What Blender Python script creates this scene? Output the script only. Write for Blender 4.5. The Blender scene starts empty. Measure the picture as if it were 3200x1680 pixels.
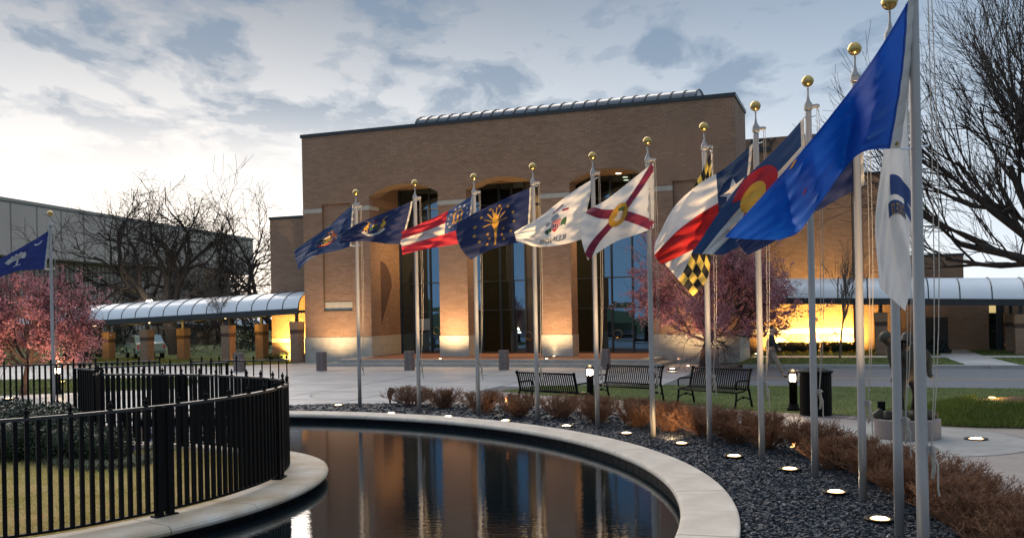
import bpy, bmesh, math, random
import numpy as np
from mathutils import Vector, Matrix
random.seed(7); rng = np.random.default_rng(7)
R_ = math.radians
scene = bpy.context.scene
COL = scene.collection

# ------------------------------------------------------------------ camera
FPX, Y0, ROLL, EYE = 2900.0, 970.0, R_(1.1), 2.5      # focal length and horizon in photo pixels (3200 x 1680)
cam = bpy.data.cameras.new('camera')
cam.sensor_fit = 'HORIZONTAL'; cam.sensor_width = 36; cam.lens = 36 * FPX / 3200
cam.shift_y = (Y0 - 840) / 3200
cam.clip_start = 0.05; cam.clip_end = 3000
camo = bpy.data.objects.new('camera', cam); COL.objects.link(camo)
camo.matrix_world = Matrix.Translation((0, 0, EYE)) @ Matrix.Rotation(R_(90), 4, 'X') @ Matrix.Rotation(-ROLL, 4, 'Z')
scene.camera = camo

# ------------------------------------------------------------------ world: dusk sky with broken cloud
SUN_AZ, SUN_EL = R_(-22), R_(1.5)                     # the sun has gone down behind the left of the hall
SUN = Vector((math.sin(SUN_AZ) * math.cos(SUN_EL), math.cos(SUN_AZ) * math.cos(SUN_EL), math.sin(SUN_EL)))
world = bpy.data.worlds.new('World'); scene.world = world; world.use_nodes = True
wt = world.node_tree; wt.nodes.clear()
def wn(t, **kw):
    n = wt.nodes.new(t)
    for k, v in kw.items(): setattr(n, k, v)
    return n
def wl(a, b): wt.links.new(a, b)
def wmath(op, a, b=None, c=None, clamp=False):
    n = wn('ShaderNodeMath', operation=op, use_clamp=clamp)
    for i, x in enumerate((a, b, c)):
        if x is None: continue
        if isinstance(x, (int, float)): n.inputs[i].default_value = x
        else: wl(x, n.inputs[i])
    return n.outputs[0]
def wramp(fac, stops, interp='LINEAR'):
    n = wn('ShaderNodeValToRGB'); cr = n.color_ramp; cr.interpolation = interp
    while len(cr.elements) > 1: cr.elements.remove(cr.elements[-1])
    cr.elements[0].position, cr.elements[0].color = stops[0][0], (*stops[0][1], 1)
    for p, c in stops[1:]:
        e = cr.elements.new(p); e.color = (*c, 1)
    wl(fac, n.inputs[0]); return n.outputs[0]
def wmix(f, a, b, blend='MIX'):
    n = wn('ShaderNodeMix', data_type='RGBA', blend_type=blend)
    if isinstance(f, (int, float)): n.inputs[0].default_value = f
    else: wl(f, n.inputs[0])
    for s, x in ((6, a), (7, b)):
        if isinstance(x, tuple): n.inputs[s].default_value = (*x, 1)
        else: wl(x, n.inputs[s])
    return n.outputs[2]
tc = wn('ShaderNodeTexCoord')
nrm = wn('ShaderNodeVectorMath', operation='NORMALIZE'); wl(tc.outputs['Generated'], nrm.inputs[0])
sep = wn('ShaderNodeSeparateXYZ'); wl(nrm.outputs[0], sep.inputs[0])
dz = wmath('MAXIMUM', sep.outputs[2], 0.0)
dt = wn('ShaderNodeVectorMath', operation='DOT_PRODUCT'); wl(nrm.outputs[0], dt.inputs[0]); dt.inputs[1].default_value = SUN
sky = wn('ShaderNodeTexSky', sky_type='NISHITA', sun_disc=False, sun_elevation=R_(6.0), sun_rotation=SUN_AZ,
         air_density=1.0, dust_density=1.0, ozone_density=1.5)
skyc = wmix(1.0, sky.outputs[0], (0.055, 0.055, 0.06), 'MULTIPLY')
# glow towards the set sun, blue away from it
f01 = wmath('MULTIPLY_ADD', dt.outputs['Value'], 0.5, 0.5, True)
elev = wramp(dz, [(0.0, (.95, .95, .95)), (.12, (.72, .72, .72)), (.30, (.36, .36, .36)), (.6, (.22, .22, .22)), (1, (.2, .2, .2))])
glow = wmath('MULTIPLY', wmath('POWER', f01, 5.5), 1.0)
clear = wmix(wmath('MULTIPLY', glow, 1.0, None, True),
             wramp(dz, [(0, (.34, .44, .54)), (.2, (.20, .29, .40)), (.33, (.155, .23, .33)), (.5, (.29, .35, .43)), (1, (.44, .48, .54))]),
             wramp(dz, [(0, (1.0, .93, .86)), (.10, (.74, .71, .68)), (.165, (.56, .555, .555)), (.22, (.43, .44, .455)), (.285, (.28, .295, .32)), (.33, (.185, .20, .225)), (.6, (.36, .38, .41)), (1, (.46, .49, .53))]))
base = wmix(0.08, clear, skyc)
# cloud deck: direction projected on a flat layer
den = wmath('ADD', dz, 0.10)
cx = wmath('DIVIDE', sep.outputs[0], den); cy = wmath('DIVIDE', sep.outputs[1], den)
cv = wn('ShaderNodeCombineXYZ'); wl(cx, cv.inputs[0]); wl(cy, cv.inputs[1]); cv.inputs[2].default_value = 1.7
mp = wn('ShaderNodeMapping'); mp.inputs['Scale'].default_value = (1.0, .62, 1); mp.inputs['Location'].default_value = (1.3, .2, 0); wl(cv.outputs[0], mp.inputs[0])
n1 = wn('ShaderNodeTexNoise'); n1.inputs['Scale'].default_value = 3.9; n1.inputs['Detail'].default_value = 9; n1.inputs['Roughness'].default_value = .56; n1.inputs['Distortion'].default_value = .25
wl(mp.outputs[0], n1.inputs['Vector'])
n2 = wn('ShaderNodeTexNoise'); n2.inputs['Scale'].default_value = .55; n2.inputs['Detail'].default_value = 2; wl(mp.outputs[0], n2.inputs['Vector'])
cm = wmath('ADD', wmath('MULTIPLY', n1.outputs[0], .72), wmath('MULTIPLY', n2.outputs[0], .4))
mask = wramp(cm, [(.55, (0, 0, 0)), (.59, (.38, .38, .38)), (.645, (.88, .88, .88)), (1, (1, 1, 1))], 'EASE')
lowfade = wramp(dz, [(.11, (.0, .0, .0)), (.17, (.30, .30, .30)), (.22, (.9, .9, .9)), (.28, (1, 1, 1))])
mask = wmath('MULTIPLY', mask, lowfade)
ccol = wmix(wmath('MULTIPLY', glow, 1.0, None, True), (.10, .155, .235), (.115, .165, .23))
final = wmix(wmath('MULTIPLY', mask, .82), base, ccol)
bg = wn('ShaderNodeBackground'); bg.inputs['Strength'].default_value = 1.0; wl(final, bg.inputs[0])
wo = wn('ShaderNodeOutputWorld'); wl(bg.outputs[0], wo.inputs[0])

# the last soft light of the western sky
sl = bpy.data.lights.new('sun', 'SUN'); sl.energy = 1.5; sl.angle = R_(60); sl.color = (1, .87, .74)
so = bpy.data.objects.new('sun', sl); COL.objects.link(so)
so.rotation_euler = Vector((-SUN.x, -SUN.y, -.45)).to_track_quat('-Z', 'Y').to_euler()
vs = scene.view_settings
vs.view_transform = 'Standard'; vs.look = 'None'; vs.exposure = 0.88; vs.gamma = 1.0; vs.use_curve_mapping = False
scene.cycles.max_bounces = 6; scene.cycles.diffuse_bounces = 3; scene.cycles.glossy_bounces = 4
scene.cycles.transparent_max_bounces = 8; scene.cycles.sample_clamp_indirect = 4.0
scene.cycles.caustics_reflective = False; scene.cycles.caustics_refractive = False

# ------------------------------------------------------------------ photo pixels -> directions, and the hall's own axes
def ray(u, v):
    dx, dy = u - 1600.0, v - Y0; c, s = math.cos(ROLL), math.sin(ROLL)
    return np.array([(dx * c - dy * s) / FPX, 1.0, -(dx * s + dy * c) / FPX])
EYEP = np.array([0, 0, EYE])
def G(u, v, z=0.0):
    r = ray(u, v); return EYEP + r * ((z - EYE) / r[2])
def Dp(u, v, d): return EYEP + ray(u, v) * d
BL = np.array([-10.85, 48.6]); BR = np.array([9.95, 40.8])
FW = float(np.linalg.norm(BR - BL)); E1 = (BR - BL) / FW; E2 = np.array([-E1[1], E1[0]])
def B(s, t, z): p = BL + E1 * s + E2 * t; return (p[0], p[1], z)
def bf(p): d = np.array(p[:2]) - BL; return float(d @ E1), float(d @ E2)
def F(u, v, t=0.0):
    r = ray(u, v); k = (BL @ E2 + t) / (r[:2] @ E2); p = EYEP + r * k
    return float((p[:2] - BL) @ E1), float(p[2])

# ------------------------------------------------------------------ materials
MATS = {}
def M(name, c1, c2=None, scale=4, rough=.7, bump=0, bscale=None, metal=0, spec=.5, coord='Object', island=0, emit=None, es=0, coat=0,
      detail=4, transl=0, stretch=None, fine=0):
    m = bpy.data.materials.new(name); m.use_nodes = True; nt = m.node_tree; p = nt.nodes['Principled BSDF']
    p.inputs['Base Color'].default_value = (*c1, 1); p.inputs['Roughness'].default_value = rough
    p.inputs['Metallic'].default_value = metal; p.inputs['Specular IOR Level'].default_value = spec
    p.inputs['Coat Weight'].default_value = coat
    L = nt.links.new
    t = nt.nodes.new('ShaderNodeTexCoord'); vec = t.outputs[coord]
    if stretch:
        mpn = nt.nodes.new('ShaderNodeMapping'); mpn.inputs['Scale'].default_value = stretch; L(vec, mpn.inputs[0]); vec = mpn.outputs[0]
    colr = None
    if c2 is not None:
        n = nt.nodes.new('ShaderNodeTexNoise'); n.inputs['Scale'].default_value = scale; n.inputs['Detail'].default_value = detail
        n.inputs['Roughness'].default_value = .62; L(vec, n.inputs['Vector'])
        rp = nt.nodes.new('ShaderNodeMapRange'); rp.inputs[1].default_value = .32; rp.inputs[2].default_value = .68; L(n.outputs[0], rp.inputs[0])
        fac = rp.outputs[0]
        if island:
            g = nt.nodes.new('ShaderNodeNewGeometry')
            ad = nt.nodes.new('ShaderNodeMix'); ad.data_type = 'FLOAT'; ad.inputs[0].default_value = island
            L(fac, ad.inputs[2]); L(g.outputs['Random Per Island'], ad.inputs[3]); fac = ad.outputs[0]
        mx = nt.nodes.new('ShaderNodeMix'); mx.data_type = 'RGBA'; L(fac, mx.inputs[0])
        mx.inputs[6].default_value = (*c1, 1); mx.inputs[7].default_value = (*c2, 1); colr = mx.outputs[2]
        L(colr, p.inputs['Base Color'])
    if bump:
        n = nt.nodes.new('ShaderNodeTexNoise'); n.inputs['Scale'].default_value = bscale or scale * 6; n.inputs['Detail'].default_value = 5
        L(vec, n.inputs['Vector']); b = nt.nodes.new('ShaderNodeBump'); b.inputs['Strength'].default_value = bump; b.inputs['Distance'].default_value = .02
        L(n.outputs[0], b.inputs['Height']); L(b.outputs[0], p.inputs['Normal'])
    if emit:
        p.inputs['Emission Color'].default_value = (*emit, 1); p.inputs['Emission Strength'].default_value = es
    if transl:
        tr = nt.nodes.new('ShaderNodeBsdfTranslucent'); tr.inputs[0].default_value = (*c1, 1)
        if colr is not None: L(colr, tr.inputs[0])
        ms = nt.nodes.new('ShaderNodeMixShader'); ms.inputs[0].default_value = transl
        out = nt.nodes['Material Output']; L(p.outputs[0], ms.inputs[1]); L(tr.outputs[0], ms.inputs[2]); L(ms.outputs[0], out.inputs[0])
    MATS[name] = m; return m

M('brick', (.35, .222, .150), (.235, .142, .092), scale=.5, rough=.9, bump=.3, bscale=40, island=.55, detail=8)
M('mortar', (.24, .165, .105), (.19, .13, .085), scale=6, rough=.95)
M('brick_plain', (.34, .21, .125), (.26, .16, .09), scale=1.5, rough=.9, bump=.3, bscale=30)
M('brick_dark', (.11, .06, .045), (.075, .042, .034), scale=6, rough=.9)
M('limestone', (.46, .43, .37), (.38, .355, .31), scale=3, rough=.85, bump=.2, bscale=60)
M('coping', (.80, .71, .60), (.58, .50, .41), scale=1.1, rough=.75, bump=.22, bscale=110)
M('coping_stained', (.66, .60, .52), (.46, .33, .19), scale=1.3, rough=.75, bump=.22, bscale=110, detail=7)
M('concrete', (.55, .54, .53), (.33, .325, .325), scale=.45, rough=.5, bump=.1, bscale=70, detail=8, spec=.6)
M('joint', (.17, .165, .16), (.12, .12, .12), scale=3, rough=.9)
M('walk', (.38, .325, .29), (.29, .245, .22), scale=2, rough=.6, bump=.15, bscale=50, detail=8)
M('asphalt', (.155, .165, .185), (.11, .12, .135), scale=3, rough=.6, bump=.25, bscale=120, detail=8, spec=.6)
M('kerb', (.40, .385, .36), (.31, .30, .285), scale=3, rough=.8, bump=.15, bscale=60)
M('soil', (.06, .045, .035), (.03, .022, .018), scale=7, rough=.95, bump=.5, bscale=60)
M('mulch', (.085, .04, .025), (.04, .02, .015), scale=9, rough=.95, bump=.7, bscale=70)
M('slate', (.088, .098, .118), (.011, .012, .015), scale=5, rough=.55, island=.85, spec=.4)
M('grass', (.17, .205, .03), (.08, .12, .018), scale=.6, rough=.8, island=.4, transl=.2)
M('grass_ground', (.10, .135, .025), (.05, .08, .016), scale=1.2, rough=.95, bump=.5, bscale=90)
M('dry_grass', (.86, .64, .36), (.46, .42, .09), scale=1.0, rough=.85, island=.25, transl=.25)
M('dry_ground', (.60, .46, .25), (.40, .33, .13), scale=1.3, rough=.95, bump=.5, bscale=120, detail=8)
M('blackrail', (.012, .012, .013), rough=.35, spec=.6)
M('blackmetal', (.003, .003, .0035), rough=.55, spec=.12)
M('tile', (.005, .005, .007), (.009, .009, .012), scale=9, rough=.6, spec=.1)
M('grout', (.016, .016, .018), rough=.9, spec=.1)
M('aluminium', (.40, .385, .38), (.31, .30, .295), scale=3, rough=.5, metal=.35, bump=.05, bscale=90, stretch=(1, 1, .2))
M('gold', (.55, .40, .16), (.42, .29, .10), scale=5, rough=.28, metal=1)
M('rope', (.50, .45, .39), (.36, .32, .27), scale=40, rough=.9)
M('vault_white', (.90, .92, .94), (.82, .86, .90), scale=.7, rough=.22, spec=.6, bump=.03, bscale=12)
M('vault_grey', (.10, .13, .17), (.07, .09, .12), scale=.8, rough=.25, spec=.6)
M('frame_dark', (.02, .024, .028), rough=.4)
M('bark', (.055, .04, .032), (.027, .021, .018), scale=6, rough=.95, bump=.8, bscale=30)
M('bark_light', (.17, .135, .105), (.10, .08, .065), scale=8, rough=.95, bump=.5, bscale=40)
M('bark_cherry', (.10, .06, .045), (.05, .032, .026), scale=8, rough=.85, bump=.6, bscale=40)
M('blossom', (.72, .37, .39), (.36, .135, .16), scale=1.2, rough=.8, island=.6, transl=.3)
M('twig', (.29, .135, .065), (.11, .052, .03), scale=3, rough=.9, island=.55)
M('leaf_dark', (.028, .05, .020), (.012, .022, .010), scale=3, rough=.45, island=.6)
M('leaf_mid', (.10, .13, .06), (.05, .07, .03), scale=3, rough=.6, island=.6)
M('strap_leaf', (.20, .20, .13), (.09, .11, .05), scale=3, rough=.7, island=.6)
M('conifer', (.022, .035, .026), (.012, .02, .016), scale=3, rough=.8, island=.5)
M('pansy_violet', (.09, .05, .36), (.05, .03, .22), scale=6, rough=.7, island=.6, transl=.2)
M('pansy_white', (.75, .76, .70), (.6, .62, .6), scale=6, rough=.7, transl=.2)
M('grey_panel', (.52, .425, .37), (.46, .375, .33), scale=.35, rough=.6, bump=.1, bscale=5)
M('grey_trim', (.34, .30, .275), rough=.6)
M('tan_panel', (.30, .235, .19), (.25, .2, .165), scale=.4, rough=.8)
M('granite', (.27, .225, .215), (.17, .14, .135), scale=45, rough=.55, bump=.1, bscale=60)
M('granite_dark', (.21, .165, .155), (.14, .11, .105), scale=30, rough=.7, bump=.1, bscale=60)
M('bronze', (.05, .036, .024), (.022, .028, .028), scale=7, rough=.45, metal=.55, bump=.35, bscale=40)
M('bronze_green', (.045, .055, .036), (.05, .032, .018), scale=7, rough=.5, metal=.4, bump=.4, bscale=40)
M('roadpaint', (.62, .42, .10), rough=.7)
M('skin', (.45, .28, .21), rough=.6)
M('jacket', (.015, .017, .024), (.025, .027, .035), scale=5, rough=.85)
M('trousers', (.30, .235, .18), (.24, .19, .145), scale=5, rough=.9)
M('hair', (.03, .02, .015), rough=.7)
M('carpaint', (.20, .34, .45), (.18, .31, .42), scale=2, rough=.22, coat=.6)
M('rubber', (.015, .015, .015), rough=.8)
M('carglass', (.03, .04, .05), rough=.05, spec=.8)
M('chrome', (.6, .6, .62), rough=.2, metal=1)
M('red_lens', (.45, .02, .015), rough=.2)
M('ceiling_warm', (.30, .20, .11), (.26, .17, .09), scale=2, rough=.8)
M('brick_paver', (.26, .12, .075), (.17, .075, .05), scale=5, rough=.75, bump=.3, bscale=60)
M('dark_brown', (.035, .028, .024), rough=.6)
M('paper', (.17, .21, .25), rough=.6)
for n_, c_, e_, s_ in (('lens_warm', (1, .9, .7), (1, .84, .56), 16), ('lens_edge', (1, .7, .4), (1, .50, .16), 2.6), ('lens_lamp', (1, .92, .8), (1, .84, .58), 16), ('lens_street', (1, .95, .85), (1, .9, .72), 40),
                       ('lens_down', (1, .85, .55), (1, .72, .36), 4), ('lens_yellow', (1, .8, .3), (1, .70, .22), 14), ('window_lit', (.8, .6, .25), (1, .72, .3), .3)):
    M(n_, c_, rough=.4, emit=e_, es=s_)
M('lens_off', (.55, .57, .6), (.45, .47, .5), scale=20, rough=.3)

def glass_mat():
    m = bpy.data.materials.new('curtain_glass'); m.use_nodes = True; nt = m.node_tree; nt.nodes.clear(); L = nt.links.new
    d = nt.nodes.new('ShaderNodeBsdfDiffuse'); d.inputs[0].default_value = (.007, .006, .005, 1)
    g = nt.nodes.new('ShaderNodeBsdfGlossy'); g.inputs['Roughness'].default_value = .015; g.inputs[0].default_value = (.42, .70, 1, 1)
    n = nt.nodes.new('ShaderNodeTexNoise'); n.inputs['Scale'].default_value = .7; t = nt.nodes.new('ShaderNodeTexCoord'); L(t.outputs['Object'], n.inputs['Vector'])
    b = nt.nodes.new('ShaderNodeBump'); b.inputs['Strength'].default_value = .04; b.inputs['Distance'].default_value = .05; L(n.outputs[0], b.inputs['Height']); L(b.outputs[0], g.inputs['Normal'])
    f = nt.nodes.new('ShaderNodeFresnel'); f.inputs[0].default_value = 1.75
    a = nt.nodes.new('ShaderNodeMath'); a.operation = 'MULTIPLY_ADD'; a.inputs[1].default_value = 1.0; a.inputs[2].default_value = .17; L(f.outputs[0], a.inputs[0])
    x = nt.nodes.new('ShaderNodeMixShader'); L(a.outputs[0], x.inputs[0]); L(d.outputs[0], x.inputs[1]); L(g.outputs[0], x.inputs[2])
    o = nt.nodes.new('ShaderNodeOutputMaterial'); L(x.outputs[0], o.inputs[0]); MATS['curtain_glass'] = m
glass_mat()
def water_mat():
    m = bpy.data.materials.new('pool_water'); m.use_nodes = True; nt = m.node_tree; p = nt.nodes['Principled BSDF']; L = nt.links.new
    p.inputs['Base Color'].default_value = (.006, .012, .016, 1); p.inputs['Roughness'].default_value = .015; p.inputs['IOR'].default_value = 2.7
    p.inputs['Specular IOR Level'].default_value = .9
    t = nt.nodes.new('ShaderNodeTexCoord'); mp = nt.nodes.new('ShaderNodeMapping'); mp.inputs['Scale'].default_value = (1.2, 2.6, 1); L(t.outputs['Object'], mp.inputs[0])
    a = nt.nodes.new('ShaderNodeTexNoise'); a.inputs['Scale'].default_value = 5; a.inputs['Detail'].default_value = 3; L(mp.outputs[0], a.inputs['Vector'])
    b = nt.nodes.new('ShaderNodeTexNoise'); b.inputs['Scale'].default_value = 22; b.inputs['Detail'].default_value = 2; L(mp.outputs[0], b.inputs['Vector'])
    s = nt.nodes.new('ShaderNodeMath'); s.operation = 'MULTIPLY_ADD'; s.inputs[1].default_value = .22; L(b.outputs[0], s.inputs[0]); L(a.outputs[0], s.inputs[2])
    bm = nt.nodes.new('ShaderNodeBump'); bm.inputs['Strength'].default_value = .075; bm.inputs['Distance'].default_value = .02; L(s.outputs[0], bm.inputs['Height']); L(bm.outputs[0], p.inputs['Normal'])
    MATS['pool_water'] = m
water_mat()

# ------------------------------------------------------------------ mesh helpers
class MB:
    def __init__(self): self.v = []; self.f = []
    def add(self, vs, fs):
        o = len(self.v); self.v += [tuple(map(float, x)) for x in vs]; self.f += [tuple(o + i for i in q) for q in fs]; return self
    def hexa(self, c):                                   # 8 corners: bottom ring then top ring
        return self.add(c, [(3, 2, 1, 0), (4, 5, 6, 7), (0, 1, 5, 4), (1, 2, 6, 5), (2, 3, 7, 6), (3, 0, 4, 7)])
    def box(self, x0, x1, y0, y1, z0, z1):
        return self.hexa([(x0, y0, z0), (x1, y0, z0), (x1, y1, z0), (x0, y1, z0), (x0, y0, z1), (x1, y0, z1), (x1, y1, z1), (x0, y1, z1)])
    def bbox(self, s0, s1, t0, t1, z0, z1):              # box in the hall's axes
        return self.hexa([B(s0, t0, z0), B(s1, t0, z0), B(s1, t1, z0), B(s0, t1, z0), B(s0, t0, z1), B(s1, t0, z1), B(s1, t1, z1), B(s0, t1, z1)])
    def tube(self, pts, rad, n=6, caps=True):
        P = [Vector(p) for p in pts]; m = len(P)
        if not hasattr(rad, '__len__'): rad = [rad] * m
        rings = []; ref = None
        for i in range(m):
            d = (P[min(i + 1, m - 1)] - P[max(i - 1, 0)])
            if d.length < 1e-9: d = Vector((0, 0, 1))
            d.normalize()
            if ref is None: ref = Vector((1, 0, 0)) if abs(d.x) < .8 else Vector((0, 1, 0))
            a = (ref - d * ref.dot(d))
            if a.length < 1e-6: a = d.orthogonal()
            a.normalize(); ref = a; b = d.cross(a)
            rings.append([P[i] + (a * math.cos(2 * math.pi * k / n) + b * math.sin(2 * math.pi * k / n)) * rad[i] for k in range(n)])
        vs = [x for r in rings for x in r]; fs = []
        for i in range(m - 1):
            for k in range(n): fs.append((i * n + k, i * n + (k + 1) % n, (i + 1) * n + (k + 1) % n, (i + 1) * n + k))
        if caps: fs += [tuple(range(n))[::-1], tuple((m - 1) * n + k for k in range(n))]
        return self.add(vs, fs)
    def lathe(self, prof, n=20, c=(0, 0, 0), cap=True):   # prof: (r, z)
        vs = []; fs = []
        for r, z in prof:
            for k in range(n):
                a = 2 * math.pi * k / n; vs.append((c[0] + r * math.cos(a), c[1] + r * math.sin(a), c[2] + z))
        for i in range(len(prof) - 1):
            for k in range(n): fs.append((i * n + k, i * n + (k + 1) % n, (i + 1) * n + (k + 1) % n, (i + 1) * n + k))
        if cap: fs += [tuple(range(n))[::-1], tuple((len(prof) - 1) * n + k for k in range(n))]
        return self.add(vs, fs)
    def prism(self, poly, z0, z1):
        n = len(poly); vs = [(x, y, z0) for x, y in poly] + [(x, y, z1) for x, y in poly]
        return self.add(vs, [tuple(range(n))[::-1], tuple(range(n, 2 * n))] + [(i, (i + 1) % n, n + (i + 1) % n, n + i) for i in range(n)])
    def grid(self, rows):                                # rows of points -> quads
        m, n = len(rows), len(rows[0])
        return self.add([p for r in rows for p in r], [(i * n + j, i * n + j + 1, (i + 1) * n + j + 1, (i + 1) * n + j) for i in range(m - 1) for j in range(n - 1)])
    def mesh(self, name, smooth=False, fix=False):
        me = bpy.data.meshes.new(name); me.from_pydata(self.v, [], self.f); me.update()
        if fix:
            bm = bmesh.new(); bm.from_mesh(me); bmesh.ops.recalc_face_normals(bm, faces=bm.faces); bm.to_mesh(me); bm.free()
        if smooth: me.polygons.foreach_set('use_smooth', [True] * len(me.polygons))
        return me
    def build(self, name, mat, parent=None, smooth=False, fix=True, loc=None):
        return obj(name, self.mesh(name, smooth, fix), mat, parent, loc)
def obj(name, me, mat=None, parent=None, loc=None, rz=0):
    o = bpy.data.objects.new(name, me); COL.objects.link(o)
    if mat is not None and me is not None and not me.materials: me.materials.append(MATS[mat] if isinstance(mat, str) else mat)
    if parent is not None: o.parent = parent
    if loc is not None: o.location = loc
    if rz: o.rotation_euler[2] = rz
    return o
def tag(o, label=None, cat=None, group=None, kind=None):
    if label: o['label'] = label
    if cat: o['category'] = cat
    if group: o['group'] = group
    if kind: o['kind'] = kind
    return o
def thing(name, label, cat, loc=(0, 0, 0), rz=0, group=None):
    o = bpy.data.objects.new(name, None); COL.objects.link(o); o.location = loc; o.rotation_euler = (0, 0, rz); o.empty_display_size = .2
    return tag(o, label, cat, group)
def copy_tree(o, parent=None):
    c = o.copy(); COL.objects.link(c)
    if parent is not None: c.parent = parent
    for ch in list(o.children): copy_tree(ch, c)
    return c
def bevel(me, w, seg=2):
    bm = bmesh.new(); bm.from_mesh(me); bmesh.ops.recalc_face_normals(bm, faces=bm.faces)
    bmesh.ops.bevel(bm, geom=bm.edges[:], offset=w, segments=seg, affect='EDGES', profile=.5); bm.to_mesh(me); bm.free(); return me
def lamp(name, kind, loc, energy, color, parent=None, target=None, size=60, blend=.6, rad=.05):
    l = bpy.data.lights.new(name, kind); l.energy = energy; l.color = color; l.shadow_soft_size = rad
    if kind == 'SPOT': l.spot_size = R_(size); l.spot_blend = blend
    o = bpy.data.objects.new(name, l); COL.objects.link(o); o.location = loc
    if target is not None: o.rotation_euler = (Vector(target) - Vector(loc)).to_track_quat('-Z', 'Y').to_euler()
    if parent is not None: o.parent = parent
    return o
WARM = (1, .66, .33); AMBER = (1, .60, .14)
def circ_pts(c, r, n, a0=0, a1=2 * math.pi): return [(c[0] + r * math.cos(a0 + (a1 - a0) * i / n), c[1] + r * math.sin(a0 + (a1 - a0) * i / n)) for i in range(n + 1)]
def settle(o, loc):
    """put a thing's origin at its base, leaving its world-space parts where they are"""
    o.location = loc
    for c in o.children: c.location = Vector(c.location) - Vector(loc)
    return o
def catmull(P, n=12, closed=False):
    P = [np.array(p, float) for p in P]; out = []; m = len(P)
    for i in range(m if closed else m - 1):
        g = (lambda k: P[k % m]) if closed else (lambda k: P[min(max(k, 0), m - 1)])
        a, b, c, d = g(i - 1), g(i), g(i + 1), g(i + 2)
        for k in range(n):
            t = k / n; out.append(.5 * ((2 * b) + (c - a) * t + (2 * a - 5 * b + 4 * c - d) * t * t + (3 * b - a - 3 * c + d) * t ** 3))
    if not closed: out.append(P[-1])
    return np.array(out)
def resample(P, step, closed=False):
    if closed: P = np.vstack([P, P[:1]])
    d = np.r_[0, np.cumsum(np.linalg.norm(np.diff(P, axis=0), axis=1))]; n = max(2, int(round(d[-1] / step)) + 1)
    q = np.linspace(0, d[-1], n); return np.stack([np.interp(q, d, P[:, k]) for k in range(P.shape[1])], 1)
def tangents(P): t = np.gradient(P, axis=0); return t / np.linalg.norm(t, axis=1)[:, None]
def sheet(name, poly, z, mat, kind='structure', parent=None):
    mb = MB(); mb.add([(x, y, z) for x, y in poly], [tuple(range(len(poly)))]); o = mb.build(name, mat, parent, fix=False)
    if o.data.polygons[0].normal.z < 0:
        o.data.flip_normals()
    if kind: o['kind'] = kind
    return o
def inpoly(P, poly):
    x, y = P[:, 0], P[:, 1]; r = np.zeros(len(P), bool); n = len(poly)
    for i in range(n):
        x0, y0 = poly[i]; x1, y1 = poly[(i + 1) % n]
        c = ((y0 > y) != (y1 > y)); r ^= c & (x < (x1 - x0) * (y - y0) / ((y1 - y0) if y1 != y0 else 1e-9) + x0)
    return r
def blades(name, pts, h, w, mat, lean=.5, parent=None, label=None, cat=None):
    n = len(pts); a = rng.uniform(0, 2 * np.pi, n); hh = h * rng.uniform(.55, 1.2, n); ww = w * rng.uniform(.7, 1.3, n)
    dx = np.stack([np.cos(a), np.sin(a), 0 * a], 1) * ww[:, None] * .5
    ln = rng.normal(0, lean, (n, 2)) * hh[:, None]
    V = np.empty((n, 3, 3)); V[:, 0] = pts - dx; V[:, 1] = pts + dx; V[:, 2] = pts + np.c_[ln, hh]
    me = bpy.data.meshes.new(name); me.from_pydata(V.reshape(-1, 3).tolist(), [], np.arange(3 * n).reshape(-1, 3).tolist())
    return tag(obj(name, me, mat, parent), label, cat, kind='stuff')
def scatter(poly, n):
    poly = np.array(poly); lo, hi = poly.min(0), poly.max(0); P = rng.uniform(lo, hi, (n, 2)); return P[inpoly(P, poly)]

# ================================================================== GROUND
PC = np.array([-8.02, 12.74]); PR = 10.79; PRI = 10.12          # pool centre, outer and inner radius of its coping
def pol(r, a): return (PC[0] + r * math.cos(a), PC[1] + r * math.sin(a))
mb = MB(); rr = [10.4, 12, 16, 24, 40, 80, 200, 500, 1500]
mb.grid([[(*pol(r, -2 * math.pi * k / 64), -.03) for k in range(65)] for r in rr])
g = mb.build('ground', 'grass_ground', fix=False); g['kind'] = 'structure'
# plaza of cast slabs
plaza = tag(thing('plaza', None, None), kind='structure')
mbp = MB()
SLABM = {}
def slab(s, t, w):
    cs = [np.array(B(s + a * w, t + b * w, 0)[:2]) for a in (0, 1) for b in (0, 1)]
    if min(np.hypot(*(c - PC)) for c in cs) < PR + .05:
        if w > .7:
            for a in (0, 1):
                for b in (0, 1): slab(s + a * w / 2, t + b * w / 2, w / 2)
        return
    g_ = .03
    if w not in SLABM: SLABM[w] = bevel(MB().box(g_, w - g_, g_, w - g_, -.05, 0).mesh('slab', fix=True), .004, 1)
    o = obj('paving_slab', SLABM[w], 'concrete', plaza, B(s, t, rng.uniform(-.002, .002)), math.atan2(E1[1], E1[0]))
for i in range(-8, 9):
    for j in range(-11, 0):
        s_, t_ = i * 2.6 + .4, j * 2.6
        if s_ + 2.6 < 23.2 and not (s_ > 15.2 and t_ < -14.5): slab(s_, t_, 2.6)
mbp.grid([[(*pol(r, -2 * math.pi * k / 64), -.022) for k in range(65)] for r in (10.45, 14, 20, 34)])
mbp.build('paving_bed', 'joint', plaza, fix=False)
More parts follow.
